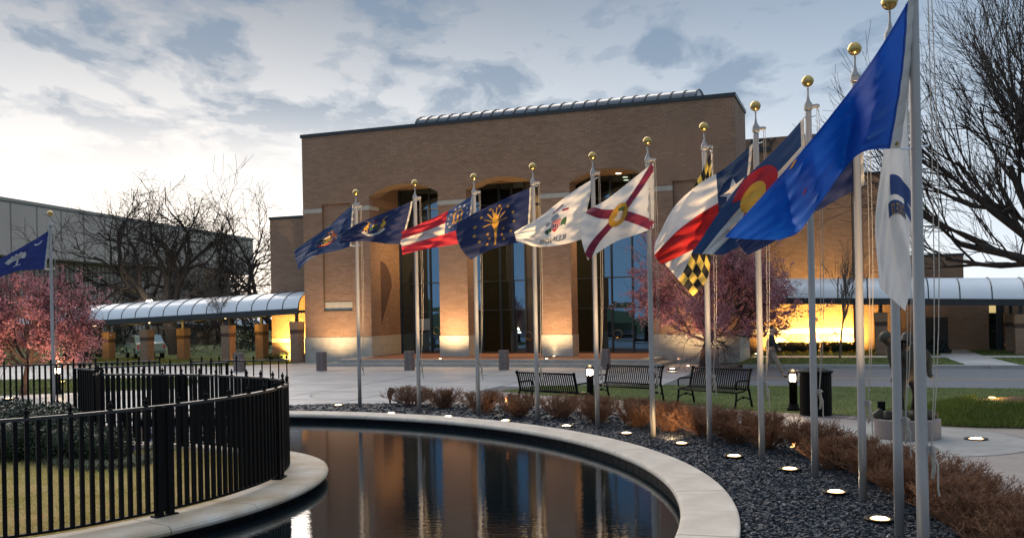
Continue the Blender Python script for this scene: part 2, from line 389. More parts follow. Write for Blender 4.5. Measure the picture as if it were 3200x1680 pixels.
# lawn by the road, the walk past the benches, the road
lawn_near = [G(u, v)[:2] for u, v in ((1560, 1222), (1700, 1236), (1886, 1246), (2040, 1257), (2166, 1268), (2400, 1288), (2600, 1295), (2740, 1306), (2950, 1318), (3200, 1326), (3600, 1344))]
lawn_poly = [tuple(p) for p in lawn_near] + [B(44, -12, 0)[:2], B(44, -11.9, 0)[:2], B(22.5, -11.9, 0)[:2], B(19.2, -12.1, 0)[:2], tuple(G(1690, 1206)[:2])]
sheet('lawn', lawn_poly, .012, 'grass_ground')
P = scatter(lawn_poly, 90000); keep = (P[:, 1] < 31) & (P[:, 0] < 15) & (P[:, 0] > -1); P = P[keep]
blades('lawn_grass', np.c_[P, np.full(len(P), .008)], .045, .012, 'grass', label='short green lawn between the benches and the road', cat='grass')
walk_out = [tuple(p) for p in lawn_near]
walk_in = [pol(13.4, R_(a)) for a in range(-62, 62, 4)]
wpoly = [tuple(G(1240, 1262)[:2])] + [tuple(G(1400, 1240)[:2])] + walk_out + [(20, 10), (14, -3), pol(13.4, R_(-62))] + walk_in[1:] 
mb = MB()                                              # strip mesh between the bed and the lawn
outer = resample(np.array([G(1230, 1245)[:2], G(1400, 1232)[:2]] + list(lawn_near)[:9] + [np.array((16, 17.5)), np.array((19, 10)), np.array((15, -3))]), .6)
inner = resample(np.array([pol(13.45, R_(66 - k * 2)) for k in range(66)]), .6)
k_ = 60
o_i = resample(outer, np.sum(np.linalg.norm(np.diff(outer, axis=0), axis=1)) / k_)[:k_]; i_i = resample(inner, np.sum(np.linalg.norm(np.diff(inner, axis=0), axis=1)) / k_)[:k_]
mb.grid([[(*i_i[j], .004) for j in range(k_)], [(*o_i[j], .004) for j in range(k_)]])
w = mb.build('walkway', 'walk', fix=False); w['kind'] = 'structure'
if w.data.polygons[0].normal.z < 0: w.data.flip_normals()
# small brick pavers along the walk's outer margin, where they can be told apart
pv = MB().box(-.098, .098, -.048, .048, 0, .006).mesh('paver', fix=True)
po = np.array(o_i); cnt = 0
for j in range(12, 30):
    seg = po[j + 1] - po[j]; L_ = np.linalg.norm(seg); d_ = seg / L_; nn = np.array([d_[1], -d_[0]])
    if (po[j] - PC) @ nn > 0: nn = -nn
    for a in range(int(L_ / .205)):
        for b_ in range(5):
            if cnt >= 290: break
            c_ = po[j] + d_ * (a * .205 + (.1 if b_ % 2 else 0)) + nn * (.12 + b_ * .103)
            obj('brick_paver', pv, 'granite_dark', w, (*c_, .004), math.atan2(d_[1], d_[0])); cnt += 1
road = sheet('road', [B(22.6, -11.85, 0)[:2], B(95, -11.85, 0)[:2], B(95, -3.1, 0)[:2], B(22.6, -3.1, 0)[:2]], -.004, 'asphalt')
sheet('road_line', [B(23.5, -8.42, 0)[:2], B(95, -8.32, 0)[:2], B(95, -8.2, 0)[:2], B(23.5, -8.3, 0)[:2]], .002, 'roadpaint')
kerb = tag(thing('kerb', None, None), kind='structure')
km = bevel(MB().box(.006, 2.994, 0, .3, -.05, .13).mesh('kerb_stone', fix=True), .02, 2)
for i in range(20): obj('kerb_stone', km, 'kerb', kerb, B(22.7 + 3 * i, -3.1, 0), math.atan2(E1[1], E1[0]))
verge = [B(22.4, -2.8, 0)[:2], B(90, -2.8, 0)[:2], B(90, 30, 0)[:2], B(22.4, 30, 0)[:2]]
sheet('verge', verge, .10, 'grass_ground')
P = scatter([B(22.4, -2.8, 0)[:2], B(40, -2.8, 0)[:2], B(40, 9, 0)[:2], B(22.4, 9, 0)[:2]], 40000)
EPATH = [tuple(G(u, v, .11)[:2]) for u, v in ((2925, 1081), (2985, 1081), (3082, 1114), (3200, 1142), (3020, 1140), (2942, 1112))]
P = P[~inpoly(P, EPATH)]; tq = np.array([bf(p)[1] for p in P]); P = P[(tq < 2.5) | (tq > 4.3)]
blades('verge_grass', np.c_[P, np.full(len(P), .1)], .06, .02, 'grass', label='green verge across the road by the glowing wall', cat='grass')
sheet('footpath', [B(22.4, 2.6, 0)[:2], B(90, 2.6, 0)[:2], B(90, 4.2, 0)[:2], B(22.4, 4.2, 0)[:2]], .106, 'concrete')
sheet('entrance_path', [tuple(G(u, v, .11)[:2]) for u, v in ((2925, 1081), (2985, 1081), (3082, 1114), (3200, 1142), (3020, 1140), (2942, 1112))], .112, 'concrete')
# left lawns
ll = [B(-60, 3, 0)[:2], B(-60, -3.4, 0)[:2], B(-3.2, -3.4, 0)[:2], B(-.2, -1.2, 0)[:2], B(-.2, 60, 0)[:2], B(-60, 60, 0)[:2]]
sheet('left_lawn', ll, .02, 'grass_ground')
P = scatter([B(-24, 2, 0)[:2], B(-24, -3.4, 0)[:2], B(-3.2, -3.4, 0)[:2], B(-.2, -1.2, 0)[:2], B(-.2, 4, 0)[:2]], 22000)
blades('left_grass', np.c_[P, np.full(len(P), .02)], .07, .03, 'grass', label='green lawn in front of the covered walk columns', cat='grass')
patch = [tuple(G(u, v)[:2]) for u, v in ((-60, 1188), (300, 1184), (560, 1178), (640, 1190), (560, 1214), (330, 1222), (-60, 1238))]
sheet('lawn_patch', patch, .02, 'grass_ground')
P = scatter(patch, 16000); blades('patch_grass', np.c_[P, np.full(len(P), .02)], .06, .02, 'grass', label='strip of green lawn seen through the far railings', cat='grass')
# dark inlaid rings in the plaza
for (u, v, r) in ((1110, 1232, 1.35), (2836, 1372, 2.05)):
    c = G(u, v); mb = MB(); n = 48
    mb.grid([[(c[0] + q * math.cos(-2 * math.pi * k / n), c[1] + q * math.sin(-2 * math.pi * k / n), .0085) for k in range(n + 1)] for q in (r, r + .03)])
    mb.build('paving_ring', 'joint', fix=False)['kind'] = 'structure'
c = G(2836, 1372); sheet('statue_circle', circ_pts(c, 2.05, 48)[:-1], .0075, 'kerb')

# ================================================================== POOL
pool = tag(thing('pool_edge', None, None, (*PC, 0)), kind='structure')
NS = 54; da = 2 * math.pi / NS
prof = [(PRI, .035), (PRI - .0, .06), (PRI + .014, .085), (PRI + .04, .1), (PR - .03, .105), (PR - .008, .1), (PR, .085), (PR, -.1), (PRI + .09, -.1), (PRI + .09, .0), (PRI + .02, .01)]
def stone(prof, a, n=5):
    mb = MB(); h = a / 2 - .0008
    rows = [[(r * math.cos(-h + 2 * h * k / n), r * math.sin(-h + 2 * h * k / n), z) for r, z in prof] for k in range(n + 1)]
    m = len(prof); mb.add([p for r in rows for p in r], [(i * m + j, i * m + (j + 1) % m, (i + 1) * m + (j + 1) % m, (i + 1) * m + j) for i in range(n) for j in range(m)])
    mb.add(rows[0], [tuple(range(m))]); mb.add(rows[-1], [tuple(range(m))[::-1]]); return mb.mesh('coping_stone', fix=True)
st = stone(prof, da)
for i in range(NS): obj('coping_stone', st, 'coping', pool, (0, 0, rng.uniform(-.0015, .0015)), i * da)
MB().lathe([(PRI + .075, -.7), (PRI + .075, .02)], 120, cap=False).build('pool_wall', 'grout', pool, smooth=True, fix=False)
tl = bevel(MB().box(-.004, .012, -.147, .147, .004, .096).mesh('wall_tile', fix=True), .004, 1)
nt_ = int(2 * math.pi * PRI / .3)
cnt = 0
for i in range(nt_):
    a = 2 * math.pi * i / nt_
    if not (-50 < (math.degrees(a) + 180) % 360 - 180 < 112): continue
    for k in range(3):
        aa = a + (.5 * 2 * math.pi / nt_ if k % 2 else 0)
        if cnt < 300: obj('wall_tile', tl, 'tile', pool, ((PRI + .063) * math.cos(aa), (PRI + .063) * math.sin(aa), -.1 * (k + 1)), aa); cnt += 1
wd = MB().add([(*p, -.09) for p in circ_pts(PC, PRI + .07, 120)[:-1]], [tuple(range(120))]).build('water', 'pool_water', fix=False); wd['kind'] = 'structure'
# slate bed
def bed_r(a):
    d = math.degrees(a); return float(np.interp(d, [-70, 62, 77, 87, 100, 140], [13.5, 13.5, 12.75, 11.9, 11.7, 11.7]))
mb = MB(); AA = [R_(a) for a in np.linspace(-68, 140, 90)]
mb.grid([[(*pol(PR - .02, a), .02) for a in AA[::-1]], [(*pol(bed_r(a), a), .02) for a in AA[::-1]]])
bed = mb.build('slate_bed', 'soil', fix=False); bed['kind'] = 'structure'
if bed.data.polygons[0].normal.z < 0: bed.data.flip_normals()
ek = tag(thing('bed_kerb', None, None), kind='structure')
for i in range(0, len(AA) - 3, 3):
    q = AA[i:i + 4]; mb = MB()
    P0 = [pol(bed_r(a) - .0, a) for a in q]; P1 = [pol(bed_r(a) + .14, a) for a in q]
    for k in range(3): mb.hexa([(*P0[k], -.05), (*P1[k], -.05), (*P1[k + 1], -.05), (*P0[k + 1], -.05), (*P0[k], .055), (*P1[k], .055), (*P1[k + 1], .055), (*P0[k + 1], .055)])
    mb.build('bed_kerb_stone', 'kerb', ek)
def chips(name, n, a0, a1, sc, bias):
    a = R_(a0) + (R_(a1) - R_(a0)) * rng.uniform(0, 1, n) ** bias
    br = np.array([bed_r(x) for x in a]); r = np.sqrt(rng.uniform((PR + .02) ** 2, br ** 2))
    c = np.stack([PC[0] + r * np.cos(a), PC[1] + r * np.sin(a), .022 + rng.uniform(0, .045, n)], 1)
    th = rng.uniform(0, 2 * np.pi, n); L = sc * rng.uniform(.5, 1.35, n); W = L * rng.uniform(.35, .75, n); T = rng.uniform(.006, .016, n)
    ax = np.stack([np.cos(th), np.sin(th), rng.normal(0, .22, n)], 1) * L[:, None]; ay = np.stack([-np.sin(th), np.cos(th), rng.normal(0, .22, n)], 1) * W[:, None]
    j = lambda: 1 + rng.uniform(-.35, .25, (n, 1))
    top = [c + ax * j() + ay * .5 * j(), c + ax * .3 * j() + ay * j(), c - ax * j() + ay * .4 * j(), c - ax * .6 * j() - ay * j(), c + ax * .7 * j() - ay * .8 * j()]
    dz_ = np.c_[np.zeros(n), np.zeros(n), T]; V = np.stack([t + dz_ for t in top] + [t - dz_ for t in top], 1).reshape(-1, 3)
    base = (np.arange(n) * 10)[:, None]
    f5 = (base + np.arange(5)).tolist(); f4 = []
    for k in range(5): f4 += (base + np.array([k, 5 + k, 5 + (k + 1) % 5, (k + 1) % 5])).tolist()
    me = bpy.data.meshes.new(name); me.from_pydata(V.tolist(), [], f5 + f4); me.update()
    return tag(obj(name, me, 'slate'), 'dark blue-grey slate chippings around the pool and the flagpoles', 'gravel', kind='stuff')
chips('slate_chips', 66000, -40, 36, .028, 1.0)
chips('slate_chips_far', 17000, 34, 104, .058, 1.0)

# ================================================================== ISLAND with railings
ISL = [(-7.4, 9.05), (-6.5, 9.42), (-5.55, 9.93), (-4.85, 10.5), (-4.18, 11.38), (-3.74, 12.3), (-3.5, 13.3), (-3.5, 14.25), (-3.75, 15.2), (-4.35, 16.0), (-5.2, 16.72), (-5.98, 17.2), (-7.0, 17.6), (-8.0, 17.85),
       (-9.3, 17.8), (-10.7, 17.0), (-11.6, 15.4), (-12, 13.4), (-11.7, 11.3), (-10.6, 9.7), (-9.0, 9.0)]
isl = resample(catmull(ISL, 10, True), .1, True)[:-1]; tn = tangents(np.vstack([isl[-1:], isl, isl[:1]]))[1:-1]
out = np.stack([tn[:, 1], -tn[:, 0]], 1)
sheet('island_lawn', [tuple(p) for p in (isl - out * .1)], .06, 'dry_ground')
P = scatter(isl - out * .2, 120000); P = P[(P[:, 1] < 17.0) & (P[:, 0] > -10)]
blades('island_grass', np.c_[P, np.full(len(P), .055)], .05, .016, 'dry_grass', lean=.8, label='patchy tan and green winter lawn inside the railings', cat='grass')
ie = tag(thing('island_edge', None, None), kind='structure')
n = len(isl); step = 12
for i in range(0, n, step):
    idx = [(i + k) % n for k in range(step + 1)] if i + step <= n else [(i + k) % n for k in range(n - i + 1)]
    pr = [(-.14, .06), (-.14, .1), (.50, .105), (.555, .10), (.595, .075), (.61, .045), (.60, .015), (.575, -.005), (.50, -.015), (.40, -.02), (.40, -.1), (-.14, -.1)]
    mb = MB(); m = len(pr); rows = []
    for q, ii in enumerate(idx):
        e = (.006 if q == 0 else -.006 if q == len(idx) - 1 else 0); rows.append([(*(isl[ii] + out[ii] * r + tn[ii] * e), z) for r, z in pr])
    mb.add([p for r in rows for p in r], [(a * m + j, a * m + (j + 1) % m, (a + 1) * m + (j + 1) % m, (a + 1) * m + j) for a in range(len(idx) - 1) for j in range(m)])
    mb.add(rows[0], [tuple(range(m))]); mb.add(rows[-1], [tuple(range(m))[::-1]])
    mb.build('coping_stone', 'coping_stained', ie)
mb = MB(); mb.grid([[(*(isl[i % n] + out[i % n] * .42), z) for i in range(n + 1)] for z in (-.7, .01)]); mb.build('island_wall', 'grout', ie, fix=False)
tl2 = bevel(MB().box(-.147, .147, -.004, .012, .004, .096).mesh('wall_tile', fix=True), .004, 1)
for i in range(0, n, 3):
    p = isl[i] + out[i] * .43
    if p[0] < -6.4 or p[1] > 16.6: continue
    for k in range(3):
        pp = p + tn[i] * (.15 if k % 2 else 0); obj('wall_tile', tl2, 'tile', ie, (*pp, -.1 * (k + 1) - .012), math.atan2(tn[i][1], tn[i][0]))

FIN = MB().lathe([(.012, 0), (.03, .004), (.03, .012), (.012, .02), (.014, .03), (.028, .052), (.031, .066), (.02, .082), (.009, .088), (.013, .1), (.011, .112), (.002, .12)], 10).mesh('finial', True, True)
PKT = {}
def fence(label, path, z0, z1, spacing, group=None, finial=4, posts=(), w=.022, loop=False):
    P = resample(np.array(path, float), spacing); t = tangents(P); c = P[len(P) // 2]
    th = thing('railing', label, 'railing', (*c, z0), 0, group)
    loc = lambda p, z=0: (p[0] - c[0], p[1] - c[1], z)
    h = z1 - z0
    key = (round(h, 3), w)
    if key not in PKT: PKT[key] = MB().box(-w, w, -w, w, .06, h - .02).mesh('picket', fix=True)
    def rail(name, za, zb, hw, mt='blackmetal'):
        mb = MB(); nrm_ = np.stack([t[:, 1], -t[:, 0]], 1); rows = []
        for p, q in zip(P, nrm_): rows.append([loc(p - q * hw, za), loc(p + q * hw, za), loc(p + q * hw, zb), loc(p - q * hw, zb)])
        mb.add([x for r in rows for x in r], [(i * 4 + j, i * 4 + (j + 1) % 4, (i + 1) * 4 + (j + 1) % 4, (i + 1) * 4 + j) for i in range(len(P) - 1) for j in range(4)])
        mb.add(rows[0], [(0, 1, 2, 3)]); mb.add(rows[-1], [(3, 2, 1, 0)]); mb.build(name, mt, th)
    rail('top_rail', h - .035, h, .028, 'blackrail'); rail('bottom_rail', .055, .085, .02)
    for i in range(len(P)):
        a = math.atan2(t[i][1], t[i][0]); obj('picket', PKT[key], 'blackmetal', th, loc(P[i]), a)
        if finial and i % finial == 1: obj('finial', FIN, 'blackmetal', th, loc(P[i], h - .002))
    for s in posts:
        i = int(s * (len(P) - 1)); a = math.atan2(t[i][1], t[i][0]); mb = MB()
        for e in (-.075, .075): mb.box(e - .04, e + .04, -.04, .04, 0, h - .01)
        o = mb.build('post', 'blackmetal', th, loc=loc(P[i])); o.rotation_euler[2] = a
        f_ = MB().box(-.15, .15, -.07, .07, -.0, .02).build('base_plate', 'blackmetal', o)
    return th
k0 = int(np.argmin(np.hypot(isl[:, 0] + 7.4, isl[:, 1] - 9.05))); k1 = int(np.argmin(np.hypot(isl[:, 0] + 7.95, isl[:, 1] - 17.85)))
ring = isl[k0:k1] if k0 < k1 else np.vstack([isl[k0:], isl[:k1]])
D_ = np.r_[0, np.cumsum(np.linalg.norm(np.diff(ring, axis=0), axis=1))]
def frac(p): return float(D_[int(np.argmin(np.hypot(ring[:, 0] - p[0], ring[:, 1] - p[1])))] / D_[-1])
fence('tall black curving iron railing on the stained coping in the foreground', ring, .1, 1.44, .112,
      posts=(frac((-4.2, 11.35)), frac((-3.53, 13.8)), frac((-4.2, 15.9)), frac((-6.3, 17.35))), finial=4)
far_arc = [pol(10.45, R_(a)) for a in np.linspace(120, 76.5, 40)]
fence('black railing along the far left pool coping, with small urn finials', far_arc[:24], .1, 1.42, .125, finial=4)
fence('low open black railing at the right end of the far pool coping', far_arc[27:], .1, 1.40, .22, finial=2, w=.012)
fence('black bridge railing between the island and the far coping', catmull([(-9.65, 20.6), (-8.6, 21.1), (-7.4, 21.65), (-6.75, 21.85)], 8), .1, 1.42, .115, finial=4, posts=(.02,))
fence('short black railing running back from the island to the bridge', catmull([(-8.1, 17.95), (-8.4, 18.8), (-8.9, 19.8), (-9.6, 20.5)], 8), .1, 1.42, .115, finial=4)
bridge = MB(); bridge.add([(-9.75, 17.6, .09), (-8.0, 17.8, .09), (-8.6, 21.1, .09), (-9.6, 22.9, .09), (-11.4, 22.6, .09), (-11, 20, .09)], [(0, 1, 2, 3, 4, 5)]); 
bo = bridge.build('bridge_deck', 'concrete', fix=False); bo['kind'] = 'structure'
# ================================================================== THE HALL
ARCH = [(3.93, 7.78), (9.29, 13.10), (14.57, 18.40)]; SPR, APX = 8.42, 8.97
PAN = [(1.15, 2.85), (19.42, 21.12)]; PZ0, PZ1 = 2.66, 8.2
TOP = 11.72; WT = 1.0; GT = 3.2; FLOOR = .30
def arch_z(s, a, b):
    c, hw, r = (a + b) / 2, (b - a) / 2, APX - SPR; R = (hw * hw + r * r) / (2 * r)
    return math.sqrt(max(R * R - (s - c) ** 2, 0)) - (R - APX)
hall = thing('brick_hall', 'large tan brick hall with three tall arches and a dark roof edge', 'building')
mb = MB()
# solid wall pieces (behind the brick skin)
def solid(s0, s1, z0, z1, t0=.01, t1=WT): mb.bbox(s0, s1, t0, t1, z0, z1)
for (a, b), (p0, p1) in (((0, 3.93), PAN[0]), ((18.40, FW), PAN[1])):
    solid(a, p0, 0, TOP); solid(p1, b, 0, TOP); solid(p0, p1, 0, PZ0); solid(p0, p1, PZ1, TOP); solid(p0, p1, PZ0, PZ1, .16)
solid(7.78, 9.29, FLOOR, SPR); solid(13.10, 14.57, FLOOR, SPR)
solid(7.78, 9.29, SPR, TOP); solid(13.10, 14.57, SPR, TOP)
for a, b in ARCH:
    n = 20; S = [a + (b - a) * i / n for i in range(n + 1)]
    for i in range(n):
        za, zb = arch_z(S[i], a, b), arch_z(S[i + 1], a, b)
        mb.hexa([B(S[i], .01, za), B(S[i + 1], .01, zb), B(S[i + 1], WT, zb), B(S[i], WT, za), B(S[i], .01, TOP), B(S[i + 1], .01, TOP), B(S[i + 1], WT, TOP), B(S[i], WT, TOP)])
solid(0, 3.93, 0, TOP, WT, 12); solid(18.40, FW, 0, TOP, WT, 4.0)
mb.bbox(3.93, 18.4, GT + .25, 12, 0, TOP)                                   # the block behind the glass
mb.build('wall', 'mortar', hall, fix=False)
# brick skin -------------------------------------------------------
CH, BLN = .1016, .3048
class Skin:
    def __init__(self): self.v = []; self.f = []
    def brick(self, fr, a, b, z0, z1, d=.009):
        o = len(self.v); g = .005
        for dd in (0, d):
            for (x, z) in ((a + g, z0 + g), (b - g, z0 + g), (b - g, z1 - g), (a + g, z1 - g)): self.v.append(fr(x, -dd + .01, z))
        self.f += [(o + 4, o + 5, o + 6, o + 7), (o, o + 1, o + 5, o + 4), (o + 1, o + 2, o + 6, o + 5), (o + 2, o + 3, o + 7, o + 6), (o + 3, o, o + 4, o + 7)]
def lay(fr, z0, z1, spans, skin, single=None):
    k = 0; z = z0
    while z < z1 - .02:
        ze = min(z + CH, z1); off = (k % 2) * BLN / 2
        for (a, b) in spans(z, ze):
            x = math.floor((a - off) / BLN) * BLN + off
            while x < b - .02:
                xa, xb = max(x, a), min(x + BLN, b)
                if xb - xa > .03:
                    if single is not None and single(xa, xb, z, ze): pass
                    else: skin.brick(fr, xa, xb, z, ze)
                x += BLN
        z += CH; k += 1
def cut(a, b, holes):
    sp = [(a, b)]
    for h0, h1 in holes:
        nx = []
        for x, y in sp:
            if h1 <= x or h0 >= y: nx.append((x, y)); continue
            if h0 > x: nx.append((x, h0))
            if h1 < y: nx.append((h1, y))
        sp = nx
    return sp
BZ = (7.77, 7.98); BASE = 1.30
def spans(z, ze):
    h = []
    zc = (z + ze) / 2
    for a, b in ARCH:
        if zc < SPR: h.append((a, b))
        elif z < APX:
            c = (a + b) / 2; xs = [x for x in np.linspace(a, b, 60) if arch_z(x, a, b) > z - .005]
            if xs: h.append((xs[0], xs[-1]))
    for a, b in PAN:
        if PZ0 - .02 < zc < PZ1: h.append((a, b))
    if z < BZ[1] and ze > BZ[0]: return []
    return cut(0, FW, h)
singles = []
def single(xa, xb, z, ze):
    if len(singles) < 300 and xb - xa > .3 and xa > 18.5 and 8.3 < z < 11.3 and rng.random() < .8:
        singles.append((xa, z)); return True
    return False
sk = Skin(); fr0 = lambda s, t, z: B(s, t, z)
lay(fr0, BASE, BZ[0], spans, sk); lay(fr0, BZ[1], TOP, spans, sk, single)
for a, b in PAN: lay(lambda s, t, z: B(s, t + .15, z), PZ0, PZ1, lambda z, ze, a=a, b=b: [(a, b)] if not (2.7 < (z + ze) / 2 < 3.12) else [], sk)
# right return wall, piers' and arches' left jambs
lay(lambda s, t, z: B(FW + .01 - t, s, z), BASE, TOP, lambda z, ze: [(0, 4.0)], sk)
for s0, d1 in ((3.93, GT), (9.29, WT), (14.57, WT)):
    lay(lambda s, t, z, s0=s0: B(s0 + .01 - t, s, z), BASE, SPR - .03, lambda z, ze, d1=d1: [] if (z < BZ[1] and ze > BZ[0]) else [(0, d1)], sk)
me = bpy.data.meshes.new('brickwork'); me.from_pydata(sk.v, [], sk.f); me.update()
bo = obj('brickwork', me, 'brick', hall); bo['kind'] = 'stuff'
bmesh_ = MB().box(.005, BLN - .005, 0, .009, .005, CH - .005).mesh('brick', fix=True)
for xa, z in singles: obj('brick', bmesh_, 'brick', hall, B(xa, .001, z), math.atan2(E1[1], E1[0]))
# limestone base blocks, belt course
RZ = math.atan2(E1[1], E1[0])
def blocks(a, b, z0, z1, n, fr=None, rows=2):
    for r in range(rows):
        za, zb = z0 + (z1 - z0) * r / rows, z0 + (z1 - z0) * (r + 1) / rows; xs = np.linspace(a, b, n + 1)
        if r % 2 and n > 1: xs = np.r_[a, (xs[:-1] + xs[1:]) / 2, b]
        for i in range(len(xs) - 1):
            m_ = MB(); f_ = fr or fr0; g = .004; x0, x1 = xs[i] + g, xs[i + 1] - g
            m_.hexa([f_(x0, -.03, za + g), f_(x1, -.03, za + g), f_(x1, .02, za + g), f_(x0, .02, za + g), f_(x0, -.03, zb - g), f_(x1, -.03, zb - g), f_(x1, .02, zb - g), f_(x0, .02, zb - g)])
            m_.build('stone_block', 'limestone', hall)
blocks(-.03, 3.96, 0, BASE, 4); blocks(18.37, FW + .03, 0, BASE, 4)
for a, b in ((7.75, 9.32), (13.07, 14.60)): blocks(a, b, FLOOR, BASE + .03, 1)
blocks(0, 4.0, 0, BASE, 4, lambda s, t, z: B(FW - t, s, z))
for s0, d1, k in ((3.93, GT, 3), (9.29, WT, 1), (14.57, WT, 1)): blocks(.02, d1, FLOOR, BASE + .03, k, lambda s, t, z, s0=s0: B(s0 - t, s, z))
for a, b in ((-.01, 1.15), (2.85, 3.94), (7.77, 9.30), (13.09, 14.58), (18.39, 19.42), (21.12, FW + .01)):
    MB().bbox(a, b, -.012, .03, *BZ).build('belt_course', 'limestone', hall)
for s0 in (3.93, 9.29, 14.57): MB().bbox(s0 - .02, s0 + .012, 0.03, WT, *BZ).build('belt_course', 'limestone', hall)
for a, b in PAN: MB().bbox(a + .01, b - .01, .125, .17, 2.71, 3.12).build('panel_band', 'limestone', hall)
# side niche of the porch
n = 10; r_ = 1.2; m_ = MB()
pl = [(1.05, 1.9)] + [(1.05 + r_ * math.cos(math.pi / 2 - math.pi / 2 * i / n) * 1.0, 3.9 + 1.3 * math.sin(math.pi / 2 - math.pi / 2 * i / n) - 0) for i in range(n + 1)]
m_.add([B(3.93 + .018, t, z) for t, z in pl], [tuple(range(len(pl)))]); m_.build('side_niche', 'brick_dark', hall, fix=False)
# roof: dark metal edge and barrel skylight
for args in ((-.06, FW + .06, -.06, .25), (-.06, .2, .25, 12), (FW - .2, FW + .06, .25, 4.06)):
    MB().bbox(*args, TOP, TOP + .17).build('roof_edge', 'frame_dark', hall)
MB().bbox(0, FW, .2, 4, TOP - .02, TOP + .05).build('roof', 'frame_dark', hall)
sky_ = bpy.data.objects.new('skylight', None); COL.objects.link(sky_); sky_.parent = hall
vs0, vs1, vt0, vt1, vz, vr = 6.5, 20.5, .25, 3.2, TOP + .05, .70
NV = 24
def vault(s0, s1, t0, t1, z, rise, n=10, thick=0, zs=None):
    zz = zs or (lambda s: 0)
    rows = []
    for k in range(n + 1):
        a = math.pi * k / n; t = (t0 + t1) / 2 - (t1 - t0) / 2 * math.cos(a); h = rise * math.sin(a) ** .85
        rows.append([B(s0, t, z + h + zz(s0)), B(s1, t, z + h + zz(s1))])
    return rows
for i in range(NV):
    a, b = vs0 + (vs1 - vs0) * i / NV, vs0 + (vs1 - vs0) * (i + 1) / NV
    MB().grid(vault(a + .03, b - .03, vt0, vt1, vz, vr)).build('skylight_panel', 'vault_grey', sky_, smooth=True)
for i in range(NV + 1):
    a = vs0 + (vs1 - vs0) * i / NV
    MB().tube([r[0] for r in vault(a, a, vt0, vt1, vz, vr + .02)], .045, 5).build('skylight_rib', 'frame_dark', sky_)
for s_ in (vs0, vs1):
    MB().add([r[0] for r in vault(s_, s_, vt0, vt1, vz, vr)], [tuple(range(11))]).build('skylight_end', 'vault_grey', sky_, fix=False)
# glazed wall in the porch
gl = bpy.data.objects.new('glazed_wall', None); COL.objects.link(gl); gl.parent = hall
sv = [3.95, 4.75, 5.75, 6.75, 7.75, 8.7, 9.75, 10.45, 11.15, 12.15, 12.9, 13.7, 14.7, 15.7, 16.75, 17.6, 18.38]; zv = [FLOOR, 2.55, 4.05, 6.2, 8.0, 9.1]
for i in range(len(sv) - 1):
    for j in range(len(zv) - 1):
        a, b, z0, z1 = sv[i] + .03, sv[i + 1] - .03, zv[j] + .03, zv[j + 1] - .03; w_ = rng.normal(0, .004, 2)
        brown = i in (8,)  # brown strip mirrored in the glass, put in as plain coloured panes
        m_ = MB(); m_.add([B(a, GT + .08 + w_[0], z0), B(b, GT + .08 - w_[0], z0), B(b, GT + .08 - w_[0] + w_[1], z1), B(a, GT + .08 + w_[0] + w_[1], z1)], [(0, 1, 2, 3)])
        m_.build('painted_reflection' if brown else 'glass_pane', 'dark_brown' if brown else 'curtain_glass', gl, fix=False)
for x in sv: MB().bbox(x - .035, x + .035, GT - .02, GT + .12, FLOOR, 9.1).build('mullion', 'frame_dark', gl)
for z in zv: MB().bbox(3.95, 18.38, GT + .0, GT + .1, z - .03, z + .03).build('transom', 'frame_dark', gl)
for s_, z_ in ((6.1, 1.5), (11.3, 1.2), (16.0, 1.25)):
    ring_ = MB(); ring_.tube([B(s_ + .2 * math.cos(a), GT - .04, z_ + .2 * math.sin(a)) for a in np.linspace(0, 2 * math.pi, 17)], .014, 5); ring_.build('door_ring_handle', 'gold', gl)
MB().bbox(5.0, 5.7, GT - .03, GT - .01, 1.55, 2.15).build('door_notice', 'paper', gl)
# porch ceiling with downlights
MB().bbox(3.93, 18.4, WT, GT + .2, 9.1, 9.3).build('porch_ceiling', 'ceiling_warm', hall)
for s_, t_ in ((6.1, 1.6), (6.3, 2.5), (11.4, 1.6), (11.7, 2.5), (16.1, 1.6), (16.3, 2.6)):
    o = MB().lathe([(.13, 0), (.13, .02)], 16).build('downlight', 'lens_down', hall, loc=B(s_, t_, 9.075))
    lamp('downlight_lamp', 'SPOT', B(s_, t_, 9.03), 420, (1, .62, .25), hall, B(s_, t_, 0), 110, .8, .1)
settle(hall, B(FW / 2, 0, 0))
# steps and brick-paved porch floor
pf = thing('porch_steps', 'two grey granite steps and brick floor of the arched porch', 'steps')
MB().bbox(4.2, 18.3, -2.3, GT + .1, .0, FLOOR - .004).build('porch_floor', 'brick_paver', pf)
for (a, b, t0, t1, z0, z1) in ((3.55, 18.9, -2.75, -2.3, 0, FLOOR), (3.1, 19.4, -3.15, -2.75, 0, .15)):
    n = 8; xs = np.linspace(a, b, n + 1)
    for i in range(n): MB().bbox(xs[i] + .004, xs[i + 1] - .004, t0, t1, z0, z1).build('step_stone', 'kerb', pf)
for a, b, z1 in ((3.55, 4.2, FLOOR), (18.3, 18.9, FLOOR), (3.1, 3.55, .15), (18.9, 19.4, .15)):
    MB().bbox(a, b, -2.295 if z1 == FLOOR else -2.745, -.05, 0, z1).build('step_stone', 'kerb', pf)
settle(pf, B(11, -2, 0))

